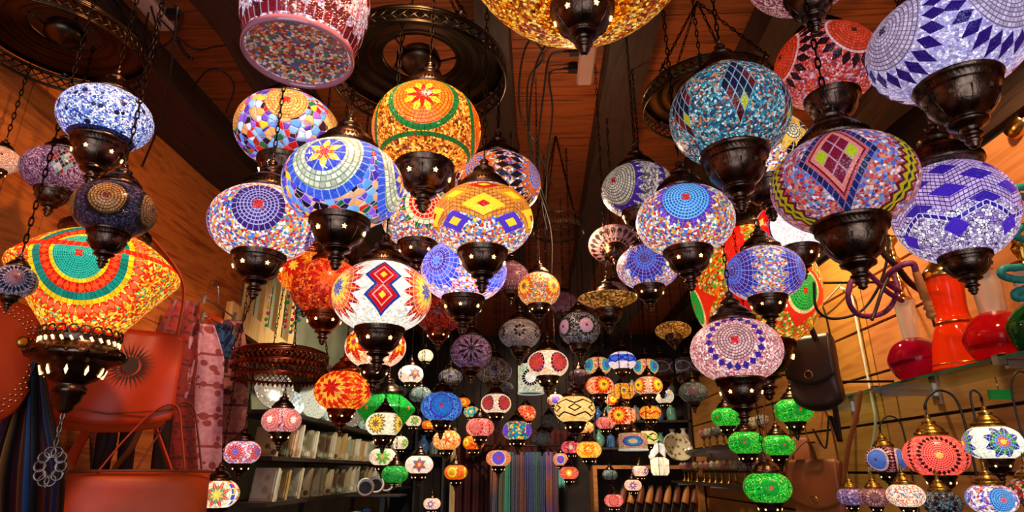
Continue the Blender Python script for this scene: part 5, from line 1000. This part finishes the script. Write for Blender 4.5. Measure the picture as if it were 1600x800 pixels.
MATS['shelf_glass'] = g.mat; simple('glass_edge', '1c4a38', '2a6a50', 5, .15, 0, 0)
for z in (1.74, 1.52): obj('glass_board', MB().box((-.3, 0, z - .008), (0, Y1 - Y0, z)), M('shelf_glass'), t); obj('front_rail', MB().box((-.31, 0, z - .016), (-.3, Y1 - Y0, z + .004)), M('shelf_dark'), t)
for y in (.05, 1.05, 2.05):
    for z in (1.74, 1.52): obj('bracket', MB().box((-.28, y, z - .03), (0, y + .015, z - .009)), M('chrome'), t)
gob = fix(MB().lathe([(.001, 0), (.026, 0), (.027, .004), (.012, .012), (.007, .03), (.011, .04), (.006, .05), (.006, .07), (.013, .078), (.02, .084), (.001, .084)], 24).mesh('goblet_foot', [M('brass')]))
bow = fix(MB().lathe([(.001, 0), (.018, .002), (.034, .018), (.038, .036), (.034, .052), (.020, .06), (.001, .061)], 28).mesh('goblet_bowl', [M('brass')]))
gm = [mosaic('goblet_' + n, [a, b_, c_], 160, 'a09088', N=4, e=0, layers=[]) for n, a, b_, c_ in (('rose', 'c85a50', 'e8b0a0', '8a3038'), ('grey', '7a8088', 'b8b8b0', '4a505c'), ('amber', 'd89848', 'f0d090', 'a05a28'), ('sand', 'c8b898', 'e0d4b8', '8a7050'))]
for r_, (z, x_) in enumerate(((1.521, 1.17), (1.741, 1.2))):
    for k in range(13 if r_ == 0 else 9):
        y = 3.42 + k * .155; t = thing('mosaic_goblet', ('small mosaic goblet on a brass foot in the front row of the far right shelf' if r_ == 0 else 'small mosaic goblet on a brass foot on the upper far right shelf'), 'goblet', (x_ + rnd.uniform(-.01, .01), y, z), 0, 'goblets, ' + ('lower' if r_ == 0 else 'upper') + ' shelf')
        child('foot', gob, t); o = child('bowl', bow, t, gm[rnd.randrange(4)], (0, 0, .082))
t = thing('ceramic_bowl', 'cream bowl tilted on its side at the upper far right shelf', 'bowl', at(1054, 706, 4.6)); t.rotation_euler = (R(60), R(25), 0)
obj('bowl', MB().lathe([(.001, 0), (.05, .005), (.09, .035), (.115, .08), (.108, .08), (.085, .042), (.048, .014), (.001, .01)], 36), pmat('bowl_cream', 'd8c898', 'e8dcb8', '8a7040', 30), t)

# ------------------------------------------------------------------ glass shelf with water pipes, right wall
t = thing('glass_shelf', 'clear glass shelf on chrome brackets carrying the water pipes', 'shelf', (1.42, 1.25, 1.88))
obj('glass_board', MB().box((-.22, 0, -.008), (0, 1.75, 0)), M('shelf_glass'), t); obj('front_edge', MB().box((-.2225, 0, -.008), (-.2202, 1.75, 0)), M('glass_edge'), t)
for y in (.38, 1.0, 1.6):
    obj('bracket', MB().box((-.20, y, -.03), (0, y + .014, -.009)).box((-.012, y - .012, -.06), (0, y + .026, -.009)), M('chrome'), t)
    obj('clip', MB().box((-.225, y - .004, -.02), (-.205, y + .02, .006)), M('chrome'), t)
glassm('ruby_glass', 'e81420', .06, .75, 1.3); glassm('maroon_glass', 'a80c38', .06, .7, 1.3); glassm('flame_glass', 'fa3c0a', .08, .5, 1.3); glassm('frosted_glass', 'd8c0b0', .4, .6, 1.3); glassm('green_glassware', '0a5a20', .06, .6, 1.45)
simple('gold_metal', 'b07828', 'e8b860', 6, .2, 1, .1, 20)
def water_pipe(px, py, zc, label, body, bm, neck, nm, stem=True, metal='gold_metal'):
    c = at(px, py, zc); c.z = 1.881; c.x = min(c.x, 1.41 - max(r for r, z in body)); t = thing('water_pipe', label, 'water pipe', c, 0, 'water pipes on the glass shelf')
    obj('glass_base', MB().lathe(smooth_prof(body, 5), 48), M(bm), t)
    obj('neck', MB().lathe(smooth_prof(neck, 4), 40), M(nm), t); zt = neck[-1][1]
    if stem:
        s = MB().lathe([(.018, zt - .01), (.026, zt), (.026, zt + .012), (.014, zt + .02), (.009, zt + .04), (.016, zt + .055), (.02, zt + .07), (.012, zt + .085), (.008, zt + .12), (.014, zt + .135), (.022, zt + .15), (.012, zt + .165), (.009, zt + .2), (.024, zt + .22), (.028, zt + .235), (.001, zt + .24)], 32)
        st = obj('stem', s, M(metal), t); obj('hose_port', MB().tube([(0, 0, zt + .07), (-.03, -.02, zt + .085), (-.045, -.03, zt + .1)], .006, 8), M(metal), st)
    return t, c
water_pipe(1440, 600, 1.98, 'maroon water pipe with a frosted neck at the far end of the glass shelf', [(.03, 0), (.06, .005), (.080, .045), (.082, .075), (.06, .115), (.028, .135)], 'maroon_glass', [(.026, .13), (.027, .18), (.03, .235), (.036, .262)], 'frosted_glass')
t, c = water_pipe(1512, 590, 1.82, 'tall orange-red conical water pipe in the middle of the glass shelf', [(.06, 0), (.084, .004), (.082, .02), (.070, .09), (.058, .13), (.050, .145)], 'flame_glass', [(.050, .143), (.056, .15), (.046, .165), (.044, .2), (.048, .245), (.05, .30)], 'flame_glass', False)
obj('gold_band', MB().torus(.053, .004, T(0, 0, .148), 40, 8).torus(.08, .003, T(0, 0, .02), 40, 8), M('gold_metal'), t)
obj('gold_top', MB().lathe([(.054, .295), (.058, .31), (.048, .325), (.03, .345), (.02, .37), (.026, .385), (.01, .41), (.001, .42)], 40), M('gold_metal'), t)
water_pipe(1576, 575, 1.62, 'ruby red water pipe with bulbous base and frosted neck', [(.04, 0), (.065, .004), (.083, .04), (.085, .07), (.06, .11), (.034, .128)], 'ruby_glass', [(.032, .125), (.034, .17), (.037, .215), (.045, .24)], 'frosted_glass')
t, c = water_pipe(1640, 545, 1.5, 'dark green water pipe cut by the right edge', [(.04, 0), (.06, .004), (.075, .04), (.075, .07), (.05, .105), (.03, .12)], 'green_glassware', [(.03, .118), (.032, .16), (.04, .2)], 'frosted_glass')
simple('hose_maroon', '5a1440', '8a2a60', 90, .5); simple('hose_dark', '1c080a', '3a1018', 60, .45); simple('hose_teal', '006a60', '0a8a78', 90, .5); simple('pipe_wood', 'b06a30', 'd89050', 10, .4)
def hose(P, r, mat, label, zcs, tip=None, grp='water pipe hoses'):
    pts = [at(x, y, z) for (x, y), z in zip(P, zcs)]; c = pts[0].copy(); t = thing('water_pipe_hose', label, 'hose', c, 0, grp); sp = [p - c for p in spline(pts, 9)]
    obj('tube', MB().tube(sp, [r * (1 + .09 * (i % 2)) for i in range(len(sp))], 12), M(mat), t)
    if mat == 'hose_teal':
        obj('wall_hook', MB().tube([sp[0] + Vector((0, 0, -.004)), Vector((XR - c.x, sp[0].y, sp[0].z - .004))], .004, 6).tube([sp[0] + Vector((0, 0, -.004)), sp[0] + Vector((-.012, 0, .018))], .004, 6), M('chrome'), t)
    if tip:
        d = (sp[-1] - sp[-2]).normalized(); rot = d.to_track_quat('Z', 'Y').to_matrix().to_4x4(); M4 = T(*sp[-1]) @ rot
        obj('wooden_mouthpiece', MB().lathe([(.009, 0), (.011, .01), (.012, .05), (.012, .085), (.008, .09), (.015, .098), (.008, .106), (.015, .114), (.008, .122), (.013, .132), (.012, .142), (.004, .15)], 24, 0, M4), M('pipe_wood'), t)
        obj('metal_tip', MB().lathe([(.004, .148), (.004, .17), (.001, .172)], 12, 0, M4), M('chrome'), t)
    return t
hose([(1410, 470), (1385, 455), (1352, 425), (1330, 440), (1326, 470), (1342, 492), (1372, 492), (1392, 478), (1402, 450), (1395, 425)], .0075, 'hose_maroon', 'purple-maroon hose coiled in a big loop left of the wooden mouthpiece', [1.9, 1.86, 1.84, 1.82, 1.82, 1.84, 1.86, 1.88, 1.9, 1.92])
hose([(1405, 455), (1385, 440), (1392, 425), (1410, 414), (1426, 412), (1431, 424)], .0085, 'hose_maroon', 'short maroon hose ending in a turned wooden mouthpiece', [1.9, 1.86, 1.82, 1.79, 1.78, 1.78], True)
hose([(1440, 455), (1420, 440), (1400, 415), (1380, 395), (1372, 370), (1376, 340)], .009, 'hose_dark', 'thick dark red hose running up behind the purple wave lantern', [1.88, 1.86, 1.84, 1.84, 1.84, 1.86])
hose([(1392, 425), (1378, 455), (1368, 485), (1362, 500)], .005, 'hose_dark', 'thin dark hose end with a metal tip inside the purple loop', [1.84, 1.8, 1.79, 1.78])
hose([(1620, 415), (1588, 418), (1568, 420), (1566, 430), (1590, 437), (1625, 436)], .009, 'hose_teal', 'upper teal hose loop at the right edge', [1.5] * 6)
hose([(1620, 445), (1600, 452), (1586, 458), (1592, 466), (1625, 460)], .009, 'hose_teal', 'lower teal hose loop at the right edge', [1.5] * 5)
hose([(1625, 300), (1600, 292), (1585, 297), (1590, 306), (1625, 310)], .009, 'hose_teal', 'short teal hose loop beside the purple wave lantern', [1.5] * 5)
hose([(1625, 350), (1605, 352), (1588, 362), (1592, 372), (1625, 378)], .009, 'hose_teal', 'teal hose loop level with the purple lantern’s lower half', [1.5] * 5)
# cables on the right wall
cable('wall_cable', [atX(x, y, 1.405) for x, y in [(1312, 448), (1330, 462), (1338, 500), (1350, 560), (1362, 620), (1368, 660), (1362, 705), (1358, 740)]], .006, 'cable_white', 'thick white cable running down the slatted wall', 'cable', 'wall cables')
cable('wall_cable', [atX(x, y, 1.38) for x, y in [(1240, 462), (1270, 480), (1290, 470), (1318, 440)]], .004, 'cable_white', 'thin white cable joining the thick one from the left', 'cable', 'wall cables')
cable('wall_cable', [at(x, y, 1.9) for x, y in [(1388, 370), (1385, 410), (1372, 450), (1350, 482), (1325, 495), (1295, 497), (1275, 480), (1272, 440)]], .0045, 'cable_black', 'black cable sagging across the purple hose loop', 'cable', 'wall cables')
# wall bracket on far slat wall and green tag
simple('green_plastic', '0a8a28', '18b840', 8, .3)
t = thing('price_tag', 'bright green plastic tag hanging under the glass shelf', 'tag', at(1562, 617, 1.72)); obj('tag', MB().box((-.03, -.004, -.012), (.03, .004, .014)), M('green_plastic'), t); obj('cord', MB().tube([(0, 0, .012), (0, 0, .05)], .0015, 5), M('chrome'), t)
tag(obj('spotlight', MB().lathe([(.02, 0), (.024, .004), (.03, .04), (.028, .06), (.02, .066), (.001, .068)], 28, 0, T(0, 0, .0) @ RX(-PI / 2 - .4)), M('gold_metal'), None, at(1603, 182, 1.75)), 'small round brass spotlight at the top of the slatted wall', 'spotlight')
# ------------------------------------------------------------------ dark bags, right
def shoulder_bag(px, py, zc, label, W_, H_, mat, yaw, hangs=.3, flap=True):
    t, c = facing(px, py, zc, 'leather_bag', label, 'bag', yaw, 'dark leather bags by the right wall')
    obj('body', soft_panel(W_, H_, .08, sag=.03), M(mat), t)
    if flap:
        o = obj('flap', MB().grid(lambda u, v: ((u - .5) * W_ * 1.02, -.046 - .012 * math.sin(PI * v), H_ * .5 - H_ * .62 * v - .03 * math.sin(PI * u) * v), 20, 12), M(mat), t); o.modifiers.new('t', 'SOLIDIFY').thickness = .005
        obj('buckle', MB().torus(.014, .002, T(0, -.062, -H_ * .1) @ RX(PI / 2), 16, 6), M('brass'), t)
    for s in (-1, 1): strap([(s * W_ * .46, 0, H_ * .4), (s * W_ * .4, 0, H_ * .5 + hangs * .5), (s * W_ * .1, .0, H_ * .5 + hangs * .95), (0, 0, H_ * .5 + hangs)], .02, .005, 'strap', M(mat), t)
    wall_hook(t, H_ * .5 + hangs, 1)
    return t
shoulder_bag(1272, 578, 2.25, 'black leather satchel with long straps high on the slatted wall', .17, .24, 'dark_leather', -20, .22)
shoulder_bag(1234, 722, 2.85, 'reddish brown leather bag between the green lanterns', .20, .22, 'brown_leather', -10, .3)
shoulder_bag(1282, 770, 2.3, 'brown leather satchel with a curved flap below the black one', .19, .24, 'brown_leather', -25, .3)
for k, (P, w_, lab) in enumerate([([(1262, 500), (1290, 570), (1305, 640), (1312, 690)], .022, 'black strap hanging from the black satchel along its right side'),
    ([(1312, 690), (1296, 650), (1290, 700), (1270, 670)], .016, 'black strap loop under the black satchel'), ([(1345, 610), (1338, 650), (1325, 700), (1318, 760)], .03, 'brown strap slanting down the slatted wall left of the white cable'), ([(1230, 720), (1262, 690), (1275, 740), (1250, 800)], .02, 'dark brown strap in front of the brown bag')]):
    pts = [at(x, y, 2.22 if k != 3 else 2.35) for x, y in P]; c = pts[0].copy()
    tag(obj('leather_strap', MB().tube([p - c for p in spline(pts, 8)], w_ / 2, 8, flat=.3), M('dark_leather' if k < 2 else 'brown_leather'), None, c), lab, 'strap', 'straps by the right wall')
# ------------------------------------------------------------------ table lamps on the lower right shelf
ZS = 1.36
t = thing('glass_shelf', 'lower glass shelf under the table lamps', 'shelf', (1.42, .95, ZS)); obj('glass_board', MB().box((-.72, 0, -.012), (0, 1.85, 0)), M('shelf_glass'), t)
for y in (.1, .9, 1.7): obj('bracket', MB().box((-.70, y, -.04), (0, y + .015, -.013)), M('chrome'), t)
def table_lamp(px, py, w, D, shape, mat, label, face=0, neck=None, lit=True, spire=True):
    t = lantern(px, py, w, D, shape, mat, label, lit=lit, face=face, holder='tulip' if neck is None else 'bowl', group='mosaic table lamps on the lower right shelf', chainless=True, name='table_lamp', cat='table lamp')
    Rr = D / 2; c = Vector(t.location); az = t.rotation_euler.z
    for ch in t.children:
        if ch.name.startswith('cap'):
            ch.data = CAPB
            if neck is None:
                for q in list(ch.children): bpy.data.objects.remove(q)
                child('spire', SPIREM, ch)
    hb = (c.z - ZS) / Rr
    if neck is None:
        b = MB().lathe([(.5, -hb + .001), (.52, -hb + .05), (.3, -hb + .12), (.12, -hb + .2), (.09, -hb + .5), (.14, -hb + .6), (.1, -hb + .7), (.12, -.95), (.1, -.9)], 32); obj('foot', b, M('bronze'), t)
    else:
        side, hgt = neck; k = RT[shape] / .4; zt = ZT[shape] + .86 * k
        rt = Matrix.Rotation(-az, 3, 'Z') @ (CM @ Vector((1, 0, 0))); rt.z = 0; rt.normalize()
        P = [Vector((0, 0, zt)), Vector((0, 0, zt + .25)) + rt * .05 * side, Vector((0, 0, zt + hgt * .85)) + rt * .35 * side, Vector((0, 0, zt + hgt)) + rt * .75 * side, Vector((0, 0, zt + hgt * .6)) + rt * 1.15 * side, Vector((0, 0, zt - .4)) + rt * 1.28 * side, Vector((0, 0, -1.)) + rt * 1.25 * side, Vector((0, 0, -hb + .1)) + rt * 1.2 * side]
        sp = spline(P, 8); b = MB().tube(sp[6:], .042, 10); nk = obj('gooseneck', b, M('cable_black'), t)
        b = MB()
        for j in range(6): b.torus(.045, .014, T(*sp[j]) @ RZ(PI / 2 * (j % 2)) @ RX(PI / 2), 12, 5)
        obj('hanging_links', b, M('dark_chain'), nk)
        obj('foot', MB().lathe([(.62, -hb + .001), (.62, -hb + .06), (.4, -hb + .14), (.1, -hb + .2), (.06, -hb + .24)], 32, 0, T(*(rt * 1.2 * side))), M('bronze'), t)
    return t
table_lamp(1384, 718, 66, .098, 'oval', m_lblue, 'gooseneck lamp with a blue coiled disc, far end of the lower shelf', -28, (1, .75))
table_lamp(1462, 712, 106, .135, 'oval', m_lred, 'glowing red gooseneck lamp with a coiled disc and yellow centre', 6, (1, .7))
table_lamp(1551, 692, 98, .105, 'wide', m_lwhite, 'white gooseneck lamp with a many-coloured star flower', 20, (-.35, .45))
table_lamp(1650, 690, 100, .105, 'wide', m_lred2, 'gooseneck lamp at the right edge showing its black arched neck', 0, (-1, 1.2))
table_lamp(1330, 776, 46, .066, 'wide', m_lpur, 'small dark purple lamp at the far end of the front row', 20)
table_lamp(1367, 777, 50, .068, 'wide', m_lpink, 'small pink and maroon star lamp, second in the front row', 0)
table_lamp(1415, 774, 62, .072, 'wide', m_lconf, 'small bright confetti lamp below the red gooseneck lamp', 0)
table_lamp(1472, 786, 66, .075, 'wide', m_lteal, 'small dark teal star lamp under the red gooseneck lamp’s right side', 10, lit=False)
table_lamp(1549, 780, 84, .080, 'wide', m_lswirl, 'small white and purple lamp with a blue coiled disc', 26)
table_lamp(1612, 768, 80, .074, 'wide', m_lred2, 'small red and green patchwork lamp cut by the right edge', 0, lit=False)
# bead garland in front of the green plaster
t = thing('bead_garland', 'dangling cluster of coloured glass beads near the tiered ring', 'garland', at(448, 470, 2.75)); bc = ['d82030', '20a040', 'e8c020', '2060c0', 'f0f0e0', 'c02080']
for i, h in enumerate(bc): simple('bead_' + h, h, h, 5, .15, 0, 0)
c0 = Vector(t.location)
for k in range(7):
    b = MB(); x = rnd.uniform(-.1, .12); L_ = rnd.uniform(.08, .2)
    b.tube([(x, 0, CEIL - c0.z - .01), (x, 0, -L_)], .0008, 4)
    for q in range(6): b.ball((x + rnd.uniform(-.004, .004), 0, -L_ + q * .028), .0085, 1 + rnd.randrange(6), 8)
    obj('strand', b, [M('dark_chain')] + [M('bead_' + h) for h in bc], t)

# ------------------------------------------------------------------ shelves of small ware on the back wall
simple('ware_cream', 'c8b890', 'e8dcc0', 20, .3); simple('ware_jade', '4a8878', '8ac0a8', 20, .25); simple('ware_rust', '8a3818', 'c86830', 20, .3); simple('ware_grey', '6a6a66', 'a8a89c', 20, .3); simple('ware_blue', '28508a', '6090c8', 20, .25)
vase = fix(MB().lathe(smooth_prof([(.02, 0), (.035, .01), (.05, .05), (.045, .09), (.02, .12), (.018, .14), (.028, .155)], 4), 24).mesh('vase', [M('ware_cream')]))
jar = fix(MB().lathe([(.001, 0), (.035, 0), (.042, .01), (.042, .08), (.036, .09), (.038, .095), (.03, .11), (.01, .118), (.012, .13), (.001, .135)], 24).mesh('jar', [M('ware_cream')]))
wn = ['cream', 'jade', 'rust', 'grey', 'blue']
for si, (x0, x1, side) in enumerate(((-1.15, -.87, 'left'), (.50, 1.40, 'right'))):
    t = thing('back_shelf', 'dark shelf rack of small ware on the ' + side + ' half of the back wall', 'shelf', (x0, 6.08, 0))
    for z in (1.74, 1.98, 2.22) if si == 0 else (1.80, 2.04, 2.28):
        obj('shelf_board', MB().box((0, -.24, z - .018), (x1 - x0, 0, z)), M('shelf_dark'), t)
        k = 0; x = x0 + .06
        while x < x1 - .05:
            m_ = rnd.randrange(5); vs_ = rnd.random() < .5
            o = child('vase' if vs_ else 'jar', vase if vs_ else jar, None, M('ware_' + wn[m_])); o.location = (x, 5.93, z + .001); s_ = rnd.uniform(.85, 1.15); o.scale = (s_, s_, s_)
            tag(o, 'small ' + wn[m_] + (' vase' if vs_ else ' lidded jar') + ' standing on the ' + side + ' back wall rack', 'vase' if vs_ else 'jar', 'small ware on the ' + side + ' back rack, ' + wn[m_] + (' vases' if vs_ else ' jars'))
            x += rnd.uniform(.095, .13)
    for x in (0, x1 - x0 - .02): obj('upright', MB().box((x, -.24, 1.0 if si == 0 else 1.66), (x + .02, 0, 2.42)), M('shelf_dark'), t)
